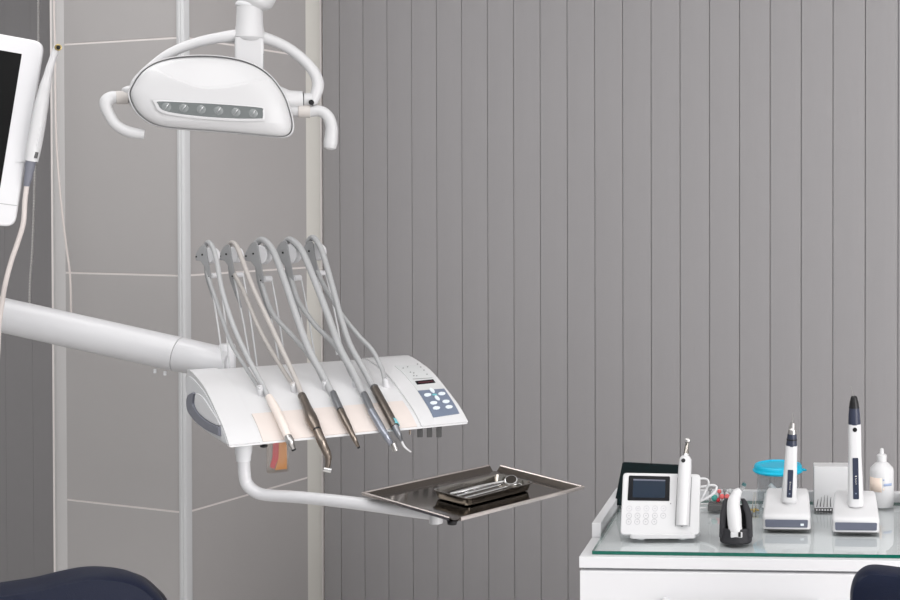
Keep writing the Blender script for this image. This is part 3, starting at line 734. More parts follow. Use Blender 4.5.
# hoses: px,py,depth blend
sockets = [(261.7, 395), (295, 391.7), (326.7, 390), (356.7, 386.7), (387, 386.7)]
for (sx_, sy_) in sockets:
    a, d = hitU(sx_, sy_); n = nU(d)
    p = S(a, d, -.002); q = P(sx_-2.5, sy_-9, (p-ORI).dot(WD(0, 1, 0))/K-.008)
    MB().tube([p, p.lerp(q, .5), q], [.0072, .0062, .0050], 14, n=4).done('hose_socket', 'cap2', unit)
def surfZ(px, py, off=0):
    h = hitU(px, py, off)
    if h is None: return None
    return (S(h[0], h[1], off)-ORI).dot(WD(0, 1, 0))/K
HA = [  # from handpiece up and over the head
 [(269, 399), (262, 384), (247, 356), (233, 325), (222, 290), (217, 262), (213, 248), (208.5, 242.3), (204.5, 247)],
 [(303, 399), (296, 380), (283, 352), (269, 322), (254, 290), (243, 262), (237, 247), (232, 242.5), (227, 248)],
 [(333, 396), (322, 374), (309, 350), (297, 318), (285, 282), (275, 255), (268, 243.5), (261, 239.8), (254, 246)],
 [(364, 396), (353, 372), (340, 348), (326, 310), (314, 279), (303, 253), (296, 243.5), (289, 239.6), (283, 246)],
 [(375, 391), (364, 370), (350, 345), (341, 318), (332, 285), (323, 254), (317, 241.5), (312, 237.6), (307.5, 243)]]
HB = [
 [(205, 264), (209, 279), (215, 297), (222, 318), (232, 345), (246, 368), (257, 385), (259.3, 388)],
 [(230.5, 263), (235.5, 276), (243, 290), (252, 312), (263, 336), (278, 362), (289.5, 380), (292.6, 384)],
 [(258.5, 264), (262, 284), (269, 306), (276, 318), (288, 331), (304, 349), (316, 366), (322.5, 379), (324.3, 382.4)],
 [(288.5, 263), (292, 281), (297, 298), (304, 310), (316, 326), (331, 341), (343, 357), (351.5, 374), (354.3, 379)],
 [(315, 262), (319, 275), (327, 291), (342, 315), (358, 335), (372, 350), (381.5, 368), (384.6, 379)]]
rad = [.0046, .0046, .0065, .0066, .0059]; radb = [.0036, .0039, .0046, .0050, .0045]
HP = [
 dict(lab='cream handpiece with silver nozzle, leftmost on the console', pts=[(269, 397), (275, 408), (283, 425), (288, 437)], r=[.0064, .0076, .0078, .0072], m='pcream', extra='nozzle'),
 dict(lab='bulbous bronze motor handpiece with long bent contra-angle head', pts=[(302.5, 396.5), (305.5, 404), (312, 420), (317, 430)], r=[.0070, .0078, .0108, .0080], m='bronze', extra='contra'),
 dict(lab='slim straight tapering bronze handpiece, middle of the five', pts=[(333, 393), (336, 401), (341, 411)], r=[.0062, .0070, .0066], m='gripg', extra='taper'),
 dict(lab='blue-grey handpiece with small steel turbine head, fourth from left', pts=[(364, 394), (367.5, 402), (371.5, 411)], r=[.0062, .0070, .0066], m='gripg', extra='turbine'),
 dict(lab='dark handpiece with teal ring and white tip, rightmost on the console', pts=[(375, 389), (383, 404), (391, 419), (395, 427)], r=[.0078, .0080, .0080, .0078], m='bronzed', extra='scaler')]
M['gripg'] = mat('grey_metal_grip', (140, 142, 146), .32, .8); M['bronzed'] = mat('dark_bronze_metal', (120, 112, 105), .35, .9)
M['bluegrey'] = mat('blue_grey_metal', (150, 154, 164), .3, .7)
for i in range(5):
    w, Z, s, f = wf(i); h = HP[i]
    ztop_ = surfZ(*h['pts'][0])-.016
    def ZP(x, y):
        z = surfZ(x, y, .0035); off = .0150
        yy = y
        while z is None and yy > 300: yy -= 1; z = surfZ(x-(y-yy)*.45, yy, .0035)
        return z-off
    Q = lambda x, y, dz=0: P(x, y, ZP(x, y)+dz)
    base = P(*h['pts'][0], ztop_)
    t = thing('dental_handpiece', base, h['lab'], 'dental handpiece', 'corded handpieces across the console')
    MB().tube([Q(x, y) for x, y in h['pts']], h['r'], 20).done('grip', h['m'], t)
    A_ = HA[i]; n = len(A_); pts = []
    for j, (x, y) in enumerate(A_):
        u = min(max((A_[0][1]-y)/(A_[0][1]-A_[-2][1]), 0), 1)
        zz = ztop_+(Z-.012-ztop_)*u**.85
        if j == n-2: zz = Z+.0
        if j == n-1: zz = Z+.012
        pts.append(P(x, y, zz))
    MB().tube(pts, rad[i], 14).done('hose', 'hoseb' if i == 1 else 'hose', t)
    B_ = HB[i]; zs_ = surfZ(*sockets[i])-.012; pts = []
    for j, (x, y) in enumerate(B_):
        u = (j/(len(B_)-1)); pts.append(P(x, y, Z+.004+(zs_-Z-.004)*u**1.15))
    MB().tube(pts, [radb[i]*.8]+[radb[i]]*(len(B_)-1), 12).done('return_hose', 'hoseb' if i == 1 else 'hose', t)
    e = h['extra']
    if e == 'nozzle':
        MB().tube([Q(287.5, 436), Q(290, 441), Q(293.3, 448.5)], [.0070, .0072, .0042], 18, n=5).done('nozzle', 'steelb', t)
        MB().cyl(Q(293, 448), Q(294, 450.4), .0038).done('nozzle_rim', 'black', t)
    elif e == 'contra':
        MB().tube([Q(301.7, 395.5), Q(304.5, 402)], [.0072, .0066], 18, smooth=False).done('coupling', 'bronzed', t)
        MB().cyl(Q(316.3, 429), Q(317.8, 431.5), .0076).done('ring', 'black', t)
        MB().tube([Q(317, 430.5), Q(321.5, 441), Q(326, 451), Q(328.2, 456), Q(328.2, 462), Q(327.8, 467)], [.0080, .0078, .0072, .0062, .0050, .0044], 18).done('contra_angle', 'bronze', t)
        c = Q(327.8, 470); MB().cyl(c+WD(-.006, -.004, .0025), c+WD(.006, -.0, -.001), .0048, .0044).done('head', 'chrome', t)
    elif e == 'taper':
        MB().cyl(Q(340.4, 410), Q(341.2, 412), .0066).done('ring', 'black', t)
        MB().tube([Q(340.8, 411.5), Q(345.5, 421), Q(353, 436), Q(358, 446.2)], [.0070, .0064, .0048, .0030], 18).done('nose', 'bronze', t)
        MB().cyl(Q(358, 446), Q(358.9, 448), .0029, .0026).done('tip', 'black', t)
    elif e == 'turbine':
        MB().cyl(Q(370.8, 409.5), Q(371.8, 411.8), .0066).done('ring', 'black', t)
        MB().tube([Q(371.5, 411), Q(378, 422), Q(385.5, 435), Q(391.5, 444.5)], [.0070, .0068, .0060, .0046], 18).done('sleeve', 'bluegrey', t)
        MB().cyl(Q(392.6, 442.6, -.002), Q(395.6, 450.6, -.004), .0060, .0055).done('head', 'steelb', t)
    else:
        MB().tube([Q(374.2, 387.5), Q(377, 392.5)], [.0078, .0076], 18, smooth=False).done('coupling', 'dgrey', t)
        MB().cyl(Q(392.5, 421.5), Q(395.2, 426.5), .0084).done('ring', 'teal', t)
        MB().tube([Q(394.8, 426), Q(398, 433.5), Q(401.6, 441)], [.0072, .0060, .0026], 18).done('nose', 'gripg', t)
        MB().tube([Q(401.3, 440.5), Q(404, 446), Q(407.5, 449.5), Q(411, 452)], [.0024, .0022, .0017, .0012], 12).done('scaler_tip', 'white', t)

# ---- steel tray
Fc, Rc, Bc, Lc = W(-.4756, 2.0901, -.5051), W(-.3042, 2.3537, -.5094), W(-.4825, 2.4699, -.4931), W(-.6538, 2.2063, -.4887)
tx_ = (Rc-Fc).normalized(); ty_ = (Lc-Fc).normalized(); tz_ = tx_.cross(ty_).normalized()
if tz_.z < 0: tz_ = -tz_
TFm = Fr(Fc, tx_, ty_, tz_); TW_, TD_ = (Rc-Fc).length*.985, (Lc-Fc).length
DEP = .0085; IN = .0125; NT = .014
tray = thing('instrument_tray', TFm(TW_/2, TD_/2, -DEP), 'large shiny steel tray with upturned notched rim on the bent arm', 'tray')
MB().box(TFm, IN, TW_-IN, IN, TD_-IN, -DEP-.0012, -DEP).done('floor_plate', 'steeld', tray)
M['steelb2'] = mat('steel_rim_highlight', (214, 205, 200), .25, 1); EX = .0028  # paler copy of the tray steel, edge highlight put into the colour
def flange(p0, p1, nout, m0=1, m1=1):           # inner-line ends, outward direction, mitre or notch at either end
    d = Vector((p1[0]-p0[0], p1[1]-p0[1])).normalized()
    for nm, secs, mt in (('flange', [(0, -DEP), (.003, -DEP+.0008), (.0105+EX, -.0008), (.0105+EX, -.0024), (.0036, -DEP-.0012), (0, -DEP-.0012)], 'steeld'),
                         ('rolled_edge', [(.0100+EX, -.0010), (.0112+EX, .0006), (.0135+EX, .0008), (.0146+EX, -.0006), (.0142+EX, -.0052), (.0128+EX, -.0056), (.0126+EX, -.0016), (.0104+EX, -.0022)], 'steelb2')):
        mb = MB(); rings = []
        for p, sg_, m_ in ((p0, -1, m0), (p1, 1, m1)):
            rings.append([TFm(p[0]+nout[0]*a+d.x*sg_*(a*m_-(0 if m_ == 1 else .004)), p[1]+nout[1]*a+d.y*sg_*(a*m_-(0 if m_ == 1 else .004)), z) for a, z in secs])
        mb.loft(rings); mb.done(nm, mt, tray)
a0_, a1_, b0_, b1_ = IN, TW_-IN, IN, TD_-IN
flange((a0_, b0_), (a1_, b0_), (0, -1), .45, 1); flange((a0_, b1_), (a1_, b1_), (0, 1), 1, .3)
flange((a0_, b0_), (a0_, b1_), (-1, 0), .45, 1); flange((a1_, b0_), (a1_, b1_), (1, 0), 1, .3)
MB().cyl(TFm(.010, .016, -DEP-.0065), TFm(.010, .016, -DEP-.001), .0075, .0085).done('rubber_foot', 'black', tray)
# ---- small inner tray
P0 = TFm(0, 0, -DEP)
def TP(px, py, h):
    v = onplane(px, py, TFm(0, 0, -DEP+h), tz_)-Fc; return v.dot(tx_), v.dot(ty_)
hs = .0155
cr = [TP(467.5, 500.5, hs), TP(535.5, 482, hs), TP(499, 474, hs), TP(431.5, 489, hs)]
cx = sum(p[0] for p in cr)/4; cy = sum(p[1] for p in cr)/4
dx = Vector((cr[1][0]-cr[0][0]+cr[2][0]-cr[3][0], cr[1][1]-cr[0][1]+cr[2][1]-cr[3][1])).normalized(); dy = Vector((-dx.y, dx.x))
wx = ((Vector(cr[1])-Vector(cr[0])).dot(dx)+(Vector(cr[2])-Vector(cr[3])).dot(dx))/4; wy = ((Vector(cr[3])-Vector(cr[0])).dot(dy)+(Vector(cr[2])-Vector(cr[1])).dot(dy))/4
print('inner tray', cx, cy, wx, wy, dx)
IT = Fr(TFm(cx, cy, -DEP+.0004), tx_*dx.x+ty_*dx.y, tx_*dy.x+ty_*dy.y, tz_)
it = thing('small_tray', IT.o, 'small deep steel tray lying inside the large tray', 'tray')
def rr(ix, z, r): return [IT(x, y, z) for x, y in rounded([(-wx+ix, -wy+ix), (wx-ix, -wy+ix), (wx-ix, wy-ix), (-wx+ix, wy-ix)], r, 6)]
MB().loft([rr(.011, 0, .008), rr(.006, .002, .011), rr(.003, .0125, .013), rr(0, .0145, .015), rr(0, .0160, .015), rr(.0035, .0158, .013), rr(.0065, .003, .011), rr(.011, .0012, .008)]).done('dish', 'steel', it, smooth=50)
# instruments
def IP(px, py, h):
    return onplane(px, py, IT(0, 0, h), tz_)
def inst(name, pts, rs, lab, cat, extra=None, m_='chrome'):
    p = [IP(*a) for a in pts]; t = thing(name, p[0], lab, cat, 'dental instruments in the small tray')
    MB().tube(p, rs, 12).done('shaft', m_, t); return t, p
t, p = inst('dental_mirror', [(456, 496.5, .006), (480, 490.2, .009), (502, 484.3, .0125), (507, 482.6, .0155)], [.0026, .0026, .0020, .0012], 'round mouth mirror with long handle lying in small tray', 'dental mirror')
c = IP(511, 480.2, .021); nm = (WD(.1, -.7, 1)).normalized()
MB().lathe(c, nm, [(.001, -.0018), (.0108, -.0018), (.0116, .0), (.0108, .0016), (.0098, .0018), (.0098, .0008), (.001, .0008)], 32).done('mirror_head', 'chrome', t)
MB().lathe(c, nm, [(.001, .0007), (.0097, .0007), (.0097, .0011), (.001, .0011)], 32).done('mirror_glass', mat('mirror_dark_reflection', (84, 80, 76), .15, 1), t)  # dark reflection put into the mirror's colour
t, p = inst('dental_probe', [(464, 498.3, .006), (490, 491.5, .008), (512, 485.5, .0115), (519, 483.6, .0145), (523, 486, .0125)], [.0022, .0024, .0018, .0011, .0005], 'thin steel probe with hooked end, nearest in small tray', 'probe')
t, p = inst('dental_tweezers', [(450, 494, .006), (474, 487.6, .0085), (498, 482.4, .012), (517, 479.8, .0155)], [.0030, .0026, .0018, .0008], 'steel tweezers lying at the back of the small tray', 'tweezers')
MB().tube([IP(450, 494, .007), IP(474, 488.6, .013), IP(498, 483.0, .016), IP(517, 480.3, .017)], [.0026, .0022, .0016, .0007], 10).done('second_arm', 'chrome', t)

# ================================================================ SUPPORT ARM
Za = 3.13
arm = thing('support_arm', P(-260, 256.5+60, Za)*1.0, 'thick white tubular arm coming from the left to the console', 'support arm')
arm.location.z = 0
ra = 17.3*Za/F
pA, pB = P(-260, 256.6, Za), P(178, 354.2, Za); pC = P(229, 357.5, Za)
pC = P(229, 364.6, Za)
MB().tube([pA, pB], ra, 40, smooth=False).done('main_tube', 'paint', arm)
d_ = (pB-pA).normalized()
MB().tube([pB+d_*.0008, pB+d_*.002, pC-d_*.005, pC], [ra*.985, ra*1.0, ra*.93, ra*.90], 40, smooth=False).done('end_sleeve', 'paint', arm, bevel=.001)
MB().tube([P(227, 344, Za), P(227, 346, Za), P(227, 392, Za), P(227, 394, Za)], [.014, .0165, .0165, .014], 28, smooth=False).done('knuckle', 'whitem', arm)
for px in (155, 165):
    MB().cyl(P(px, 369.0+(px-155)*.22, Za-.01), P(px, 373+(px-155)*.22, Za-.01), .003).done('screw', 'cap', arm)
pt_ = P(-262, 262, Za)
MB().lathe(Vector((pt_.x, pt_.y, 0)), ez, [(.001, 0), (.22, 0), (.22, .02), (.06, .04), (.042, .06), (.042, pt_.z+.08), (.001, pt_.z+.085)], 36).done('post', 'paint', arm)
MB().lathe(Vector((pt_.x, pt_.y, pt_.z-.07)), ez, [(.043, 0), (.058, .005), (.058, .14), (.043, .145)], 36).done('post_collar', 'cap', arm)

# ================================================================ MONITOR
Zm = 2.95; sm = Zm/F
rl = radians(-8.4); yw = radians(29)
mo = P(45, 42, Zm)
xm = WD(cos(yw), sin(yw), 0); zm = Vector((0, 0, 1)); ym = WD(-sin(yw), cos(yw), 0)
xr = (xm*cos(rl)+zm*sin(rl)).normalized(); zr = (-xm*sin(rl)+zm*cos(rl)).normalized(); zr = (zr*1.0).normalized()
# frame: origin top right corner, x to the right, y up, z to viewer
mf = Fr(mo, xr, zr, -ym)
mon = thing('monitor', mf(-.2, -.36, 0), 'white framed monitor with black screen, cut off at left', 'monitor')
MWd, MHt = .44, .352
MB().prism(mf, rounded([(-MWd, -MHt), (0, -MHt), (0, 0), (-MWd, 0)], .02, 8), -.035, 0).done('case', 'whitem', mon, bevel=.004)
MB().prism(mf, [(-MWd+.034, -MHt+.069), (-.034, -MHt+.069), (-.034, -.030), (-MWd+.034, -.030)], -.001, .0006).done('screen', 'mscreen', mon)
MB().box(mf, -MWd+.002, -.002, -MHt+.0405, -MHt+.0415, -.001, .0004).done('chin_line', 'grey', mon)
MB().prism(mf, rounded([(-MWd+.05, -MHt+.05), (-.06, -MHt+.05), (-.06, -.05), (-MWd+.05, -.05)], .03), -.06, -.034).done('back_cover', 'whitem', mon, bevel=.004)
mc = mf(-MWd/2, -MHt/2, -.055)
pt2 = Vector((pt_.x, pt_.y, mc.z))
MB().tube([mc, mc+(-mf.z)*.07, pt2+Vector((0, 0, .02))], .016, 16).done('mount_arm', 'paint', mon)
MB().lathe(Vector((pt_.x, pt_.y, pt_.z+.08)), ez, [(.001, .012), (.022, .014), (.022, mc.z-pt_.z-.02), (.001, mc.z-pt_.z-.015)], 24).done('mount_post', 'paint', mon)
# camera wand holder (part of monitor)
mh = Fr(P(36, 130, Zm-.03), mf.x, mf.y, mf.z)
MB().prism(mf, rounded([(-.018, -.231), (.0155, -.226), (.0145, -.170), (.010, -.170)], .002), -.002, .002).done('wand_clip', 'whitem', mon)
# intraoral camera
zc = Zm-.03
ic = thing('intraoral_camera', P(31, 160, zc), 'slim white camera wand clipped beside the monitor', 'camera')
MB().tube([P(31.5, 161, zc), P(34, 147, zc), P(37.5, 128, zc), P(41, 108, zc), P(44.5, 90, zc), P(48.5, 73, zc), P(53, 58, zc), P(56.5, 49, zc), P(58, 45, zc)], [.011, .0125, .0125, .0118, .0098, .0070, .0058, .0060, .0050], 24).done('body', 'white', ic)
MB().lathe(P(58.3, 47.5, zc-.006), WD(.35, -1, 0), [(.0005, .0), (.0062, .0), (.0062, .0022), (.0046, .0030), (.0040, .0020), (.0005, .0020)], 24).done('lens_ring', mat('brass_ring', (190, 170, 120), .3, .8), ic)
MB().lathe(P(58.4, 47.5, zc-.0085), WD(.35, -1, 0), [(.0003, 0), (.0038, 0), (.0030, .0012), (.0003, .0016)], 20).done('lens', 'black', ic)
for k in range(4):
    MB().box(Fr(P(40.6-k*1.05, 130+k*5.0, zc-.0125), mf.x, mf.y, mf.z), -.0007, .0012, -.0025, .0025, 0, .0012).done('button', 'cap', ic)
MB().cyl(P(36.6, 152, zc-.006), P(35.2, 158, zc-.006), .0035).done('catch', 'dgrey', ic)
MB().tube([P(31.5, 158.5, zc), P(30, 166, zc), P(28.5, 176, zc), P(26.5, 186, zc)], [.0092, .0088, .0070, .0052], 18).done('strain_relief', 'gripgrey', ic)
MB().tube([P(27, 184, zc), P(25, 200, zc), P(23.5, 222, zc), P(18.5, 240, zc), P(11, 262, zc), P(5.5, 283, zc), P(2.5, 300, zc+.01), P(-1, 325, zc+.02), P(-8, 380, zc+.03), P(-50, 450, zc+.08), P(-150, 470, Za-.03), P(-225, 400, Za-.04), P(-258, 345, Za-.03)], .0044, 12).done('lead', 'cord', ic)

# ================================================================ LAMP
Zl = 2.80; sl = Zl/F
lf = facing(212, 98, Zl)
def LP(zx, zy, h=0): return inframe(lf, 80+zx/3.3333, zy/3.3333, h)
lamp = thing('dental_lamp', lf(.0, .1, -.05), 'white operatory lamp with six-light window and two curved handles', 'lamp')
ol = [(166, 318), (180, 278), (210, 238), (258, 208), (330, 191), (430, 187), (520, 198), (588, 222), (640, 262), (680, 320), (700, 375), (708, 418), (700, 446), (672, 457), (610, 453), (520, 444), (430, 437), (340, 430), (270, 422), (222, 402), (186, 368)]
olr = [(v.x, v.y) for v in catmull([(*LP(*p), 0) for p in ol], 8, True)]
cxl, cyl_ = LP(430, 330)
crease = [tuple(v)[:2] for v in catmull([(*LP(*p), 0) for p in [(160, 195), (245, 233), (330, 270), (385, 291), (430, 297), (500, 291), (560, 278), (625, 262), (720, 225)]], 6)]
def yc(x):
    for a, b_ in zip(crease, crease[1:]):
        if a[0] <= x <= b_[0]: t_ = (x-a[0])/(b_[0]-a[0]); return a[1]+(b_[1]-a[1])*t_
    return crease[0][1] if x < crease[0][0] else crease[-1][1]
def hl(x, y, r):
    e = .024*(1-r**5)**.5 if r < 1 else 0
    up = y-yc(x)
    low = -max(0, -(y-LP(0, 400)[1]))*.35
    hgt = .022*(1-r**5)**.5
    if up > -.002: hgt -= .0028*min(1, (up+.002)/.003)+max(up, 0)*.36*(1-r**3*.6)
    return .010+hgt*1.0+low*(1-r**4)
mb = MB(); NR = 64; rings = []
for k in range(NR+1):
    r = 1-k/(NR+.5); r = r if k else 1.0
    rings.append([lf(cxl+(x-cxl)*r*.986, cyl_+(y-cyl_)*r*.986, hl(cxl+(x-cxl)*r, cyl_+(y-cyl_)*r, r)) for x, y in olr])
back = []
for k_, z in ((.986, -0.004),): back.append([lf(cxl+(x-cxl)*k_, cyl_+(y-cyl_)*k_, z) for x, y in olr])
mb.loft(back+rings); mb.done('front_cover', 'lampw', lamp, smooth=28)
mb = MB(); rb = []
for k_, z in ((.90, -.002), (.996, -.002), (.996, .0085), (1.002, .0105), (1.014, .0105), (1.022, .007), (1.026, -.004), (1.015, -.016), (.95, -.034), (.80, -.052), (.55, -.064), (.2, -.068)):
    rb.append([lf(cxl+(x-cxl)*k_, cyl_+(y-cyl_)*k_+.0*z, z) for x, y in olr])
mb.loft(rb); mb.done('back_shell', 'lampw', lamp, smooth=40)
# light window
def curve_plate(pts, k0, k1, off, th, nx=24):
    return None
bz = [(250, 338), (330, 341), (430, 347), (530, 353), (606, 360), (614, 372), (613, 402), (600, 407), (520, 407), (430, 402), (350, 394), (290, 384), (262, 372), (252, 352)]
ln = [(263, 343), (330, 345), (430, 350), (530, 357), (602, 364), (607, 374), (607, 395), (597, 399), (520, 399), (430, 394), (350, 386), (296, 377), (272, 367), (263, 352)]
def lring(pts, off, shrink=0):
    q = catmull([(*LP(*p), 0) for p in pts], 3, True); out = []
    for v in q: out.append(lf(v.x, v.y, hl(v.x, v.y, .5)+off))
    return out
mb = MB(); a0, a1, a2, a3 = lring(bz, -.003), lring(bz, .0022), lring(ln, .0030), lring(ln, -.002)
mb.loft([a0, a1, a2, a3]); mb.done('window_bezel', 'lampw', lamp, smooth=30)
mb = MB(); mb.loft([lring(ln, -.001), lring(ln, .0022)]); wd = mb.done('light_window', 'lens', lamp)
for k in range(6):
    zx = 290+k*57; zy = 361+k*4.2
    x, y = LP(zx, zy); h_ = hl(x, y, .5)
    ft = Fr(lf(x, y, h_+.0018), lf.x, lf.y, lf.z)
    mb = MB(); mb.lathe(ft.o, ft.z, [(.0082, 0), (.0074, .0009), (.004, .0014), (.0005, .0016)], 20)
    mb.done('led', 'lens2', wd) if False else mb.done('led', mat('led_dome_%d' % k, (134, 138, 138), .2, .3), wd)
    mb = MB(); mb.tube([ft(-.005, -.006, .002), ft(.0, .0, .0024), ft(.004, .006, .002)], [.0004, .0012, .0004], 6, n=4); mb.done('reflector', 'led', wd)
# brand-less side axle, yoke, neck
def L3(zx, zy, z): x, y = LP(zx, zy, z); return lf(x, y, z)
MB().tube([L3(640, 330, -.035), L3(700, 333, -.035), L3(742, 333, -.035)], [.030, .0175, .0165], 24, smooth=False).done('axle', 'lampw', lamp)
MB().cyl(L3(741, 333, -.035), L3(745, 333, -.035), .0150).done('axle_ring', 'black', lamp)
MB().cyl(L3(745, 333, -.035), L3(772, 334, -.035), .0125, .0135).done('axle_end', 'lampw', lamp)
MB().tube([L3(195, 320, -.035), L3(165, 300, -.035), L3(158, 288, -.035)], [.022, .014, .008], 20).done('axle', 'lampw', lamp)
yk = [(178, 305, -.035), (192, 270, -.04), (240, 222, -.05), (300, 178, -.055), (370, 148, -.06), (450, 128, -.06), (520, 120, -.06), (565, 118, -.06), (620, 128, -.06), (690, 158, -.056), (750, 205, -.048), (785, 250, -.04), (793, 290, -.036), (778, 332, -.033), (768, 345, -.032)]
MB().tube([L3(*p) for p in yk], [.0085, .0085, .0085, .0088, .009, .0095, .012, .013, .011, .0100, .0100, .0104, .0108, .0100, .009], 22, up=(0, 0, 1)).done('yoke', 'lampw', lamp)
MB().cyl(L3(771, 341, -.018), L3(772, 342, -.026), .0048).done('lock_screw', 'black', lamp)
pass
nk = lf(LP(565, 0, -.06)[0], 0, -.06)
def nz(zy): return LP(565, zy, -.06)[1]
MB().lathe(nk, Vector((0, 0, 1)), [(.001, nz(146)), (.012, nz(146)), (.024, nz(136)), (.0275, nz(126)), (.0262, nz(108)), (.0238, nz(85)), (.0228, nz(40)), (.0222, nz(6)), (.001, nz(2))], 36).done('neck', 'lampw', lamp)
MB().lathe(nk, Vector((0, 0, 1)), [(.0232, nz(22)), (.0245, nz(18)), (.0245, nz(13)), (.0232, nz(9))], 36).done('neck_ring', 'cap', lamp)
MB().prism(Fr(lf(LP(563, 0, -.058)[0], 0, -.058), lf.x, lf.z, lf.y), rounded([(-.025, -.018), (.025, -.018), (.025, .018), (-.025, .018)], .005), nz(300), nz(130)).done('mount_block', 'lampw', lamp, bevel=.001)
for k in range(7):
    MB().box(Fr(L3(611, 182+k*8, -.043), lf.x, lf.y, lf.z), -.0004, .0008, -.0008, .0008, -.004, .003).done('notch', 'dgrey', lamp)
top0 = L3(570, 22, -.06); top1 = L3(625, -190, -.07); top2 = Vector((top1.x, top1.y, CEIL))
MB().tube([top0, L3(578, 2, -.06), L3(598, -40, -.062), top1, top1.lerp(top2, .3), top2-Vector((0, 0, .02))], [.0225, .0320, .034, .030, .026, .026], 28).done('ceiling_arm', 'lampw', lamp)
MB().lathe(Vector((top2.x, top2.y, CEIL-.05)), Vector((0, 0, 1)), [(.03, 0), (.09, .01), (.095, .045), (.001, .0495)], 36).done('ceiling_flange', 'lampw', lamp)
# handles
hd = MB().tube([L3(768, 372, -.03), L3(800, 370, -.025), L3(826, 388, -.02), L3(838, 420, -.018), L3(838, 450, -.018), L3(835, 476, -.018), L3(833, 492, -.018), L3(832, 499, -.018)], [.0104, .0104, .0106, .0108, .0116, .0124, .0112, .0050], 22)
h1 = hd.done('handle', 'lampw', lamp)
MB().cyl(L3(728, 370, -.032), L3(768, 372, -.03), .0122, seg=20).done('handle_collar', 'lampi', h1, bevel=.001)
MB().cyl(L3(695, 368, -.034), L3(729, 370, -.032), .0105, seg=20).done('handle_spigot', 'lampw', h1)
h2 = MB().tube([L3(126, 325, -.03), L3(106, 325, -.03), L3(89, 337, -.028), L3(87, 358, -.026), L3(102, 391, -.024), L3(125, 420, -.022), L3(165, 440, -.022), L3(215, 448, -.022)], [.0108, .0110, .0110, .0100, .0094, .0094, .0098, .0088], 22).done('handle', 'lampw', lamp)
MB().cyl(L3(120, 325, -.03), L3(160, 326, -.032), .0118, seg=20).done('handle_collar', 'lampi', h2, bevel=.001)

# ================================================================ CHAIRS
def pad(pts, Z, th, name, m_, par, bev, back=0, subd=6, k=1.0):
    xs = [p[0] for p in pts]; g = facing((min(xs)+max(xs))/2, pts[0][1], Z)
    q = catmull([(*inframe(g, x, y), 0) for x, y in pts], subd, True)
    cx = sum(v.x for v in q)/len(q); cy = sum(v.y for v in q)/len(q)
    mb = MB(); rings = []
    for t_ in [0, .06, .18, .35, .5, .65, .82, .94, 1]:
        kk = 1-bev*(abs(2*t_-1)**3.2); rings.append([g(cx+(v.x-cx)*kk, cy+(v.y-cy)*kk, back+th*.5-th*t_) for v in q])
    mb.loft(rings); return mb.done(name, m_, par, smooth=60)
Zd = 2.35
ch = thing('patient_chair', Vector(P(-60, 700, Zd)), 'navy leatherette patient chair, top of its backrest at lower left', 'chair'); ch.location.z = 0
pad([(-40, 594), (0, 587), (35, 581.5), (62, 575), (85, 570.6), (105, 570), (125, 572.5), (140, 578), (153, 588), (165, 603), (176, 640), (176, 720), (120, 790), (-60, 800), (-240, 780), (-260, 680), (-180, 612)], Zd, .09, 'backrest', 'navy', ch, .05)
pad([(-40, 596), (0, 589), (35, 583.5), (62, 577), (85, 572.4), (105, 571.6), (127, 573.2), (144, 578), (157, 588), (169, 603), (180, 640), (180, 720), (124, 794), (-60, 804), (-244, 784), (-264, 680), (-184, 612)], Zd+.06, .06, 'back_shell', 'navyd', ch, .03)
cp = Vector(ch.location)
sf_ = Fr(cp, WD(1, 0, 0), WD(0, 1, 0), ez)
MB().box(sf_, -.28, .26, -.75, .02, .42, .54).done('seat', 'navy', ch, bevel=.045, bseg=5)
MB().box(sf_, -.12, .12, -.5, -.05, .1, .42).done('pedestal', 'white', ch, bevel=.03)
MB().box(sf_, -.25, .25, -.75, .2, 0, .1).done('base', 'white', ch, bevel=.03)
st = thing('operator_stool', P(930, 700, 2.3), 'navy padded operator stool backrest at lower right corner', 'stool'); st.location.z = 0
pad([(856, 640), (851.5, 612), (850.3, 592), (853, 579.5), (859, 571.5), (869, 567.2), (885, 568.2), (905, 570.5), (960, 574), (1010, 576), (1030, 590), (1034, 620), (1025, 660), (1000, 676), (940, 680), (880, 672)], 2.3, .055, 'backrest', 'navy', st, .06)
sp = Vector(st.location); sg = Fr(sp, WD(1, 0, 0), WD(0, 1, 0), ez)
MB().tube([sg(.0, -.03, .80), sg(0, .02, .75), sg(0, -.02, .50), sg(0, -.12, .49)], .013, 12).done('back_bracket', 'chrome', st)
MB().lathe(sg(0, -.22, .48), ez, [(.001, 0), (.17, 0), (.19, .015), (.195, .04), (.185, .065), (.15, .075), (.001, .078)], 40).done('seat', 'navy', st)
MB().lathe(sg(0, -.22, .10), ez, [(.001, 0), (.028, 0), (.028, .2), (.016, .2), (.016, .38), (.001, .38)], 24).done('gas_column', 'chrome', st)
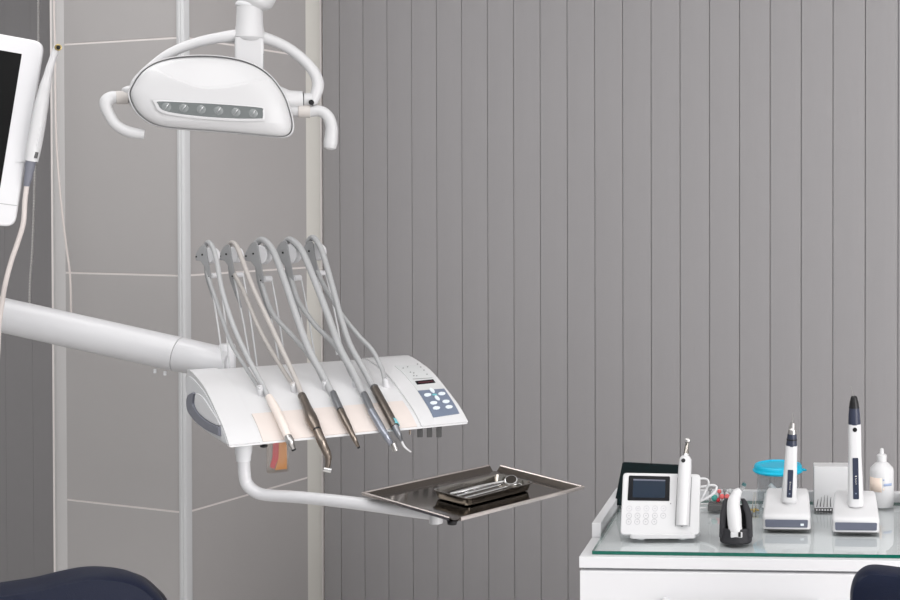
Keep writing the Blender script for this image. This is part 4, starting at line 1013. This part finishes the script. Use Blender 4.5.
for k in range(5):
    a = 2*pi*k/5+.3; dr = Vector((cos(a), sin(a), 0)); c = sg(0, -.22, .10)
    lg = MB().tube([c+dr*.01+ez*.01, c+dr*.26-ez*.035], [.018, .011], 12, smooth=False).done('leg', 'chrome', st)
    w_ = c+dr*.26; side = Vector((-dr.y, dr.x, 0))
    MB().cyl(Vector((w_.x, w_.y, .028))-side*.012, Vector((w_.x, w_.y, .028))+side*.012, .027).done('caster', 'black', lg)

# ================================================================ LIGHT & CAMERA
def area(name, loc, size, power, col=(1, 1, 1), rot=(0, 0, 0), sy=None):
    l = bpy.data.lights.new(name, 'AREA'); l.energy = power; l.size = size; l.color = col
    if sy: l.shape = 'RECTANGLE'; l.size_y = sy
    o = bpy.data.objects.new(name, l); COL.objects.link(o); o.location = loc; o.rotation_euler = rot; return o
area('ceiling_light_front', (-.8, .3, 2.78), 2.4, 47, (1, .99, .99), sy=1.6)
area('ceiling_light_middle', (-2.6, 1.6, 2.78), 1.8, 19, (1, .99, .99), sy=1.0)
area('ceiling_light_right', (-.4, 2.2, 2.78), 1.4, 2.5, (1, 1, 1), sy=1.0)
area('fill_light_right', (1.85, 1.0, 1.35), 2.5, 112, (1, .98, .985), rot=(0, pi/2, 0), sy=2.2)  # soft fill added from the right to brighten the pier; no window there
wd_ = bpy.data.worlds.new('World'); bpy.context.scene.world = wd_; wd_.use_nodes = True
wd_.node_tree.nodes['Background'].inputs[0].default_value = (.96, .98, 1, 1); wd_.node_tree.nodes['Background'].inputs[1].default_value = .72
cam = bpy.data.cameras.new('camera'); co = bpy.data.objects.new('camera', cam); COL.objects.link(co)
co.location = (0, 0, CH); co.rotation_euler = (pi/2-PT, 0, TH)
cam.sensor_fit = 'HORIZONTAL'; cam.sensor_width = 36; cam.lens = FL/900*36; cam.shift_y = -(300-PY)/900; cam.shift_x = -(CX-450)/900; cam.clip_start = .05
sc_ = bpy.context.scene; sc_.camera = co
sc_.view_settings.view_transform = 'Standard'; sc_.view_settings.look = 'None'; sc_.view_settings.exposure = -0.36; sc_.view_settings.gamma = 1
sc_.cycles.use_denoising = True; sc_.cycles.max_bounces = 10; sc_.cycles.transparent_max_bounces = 12
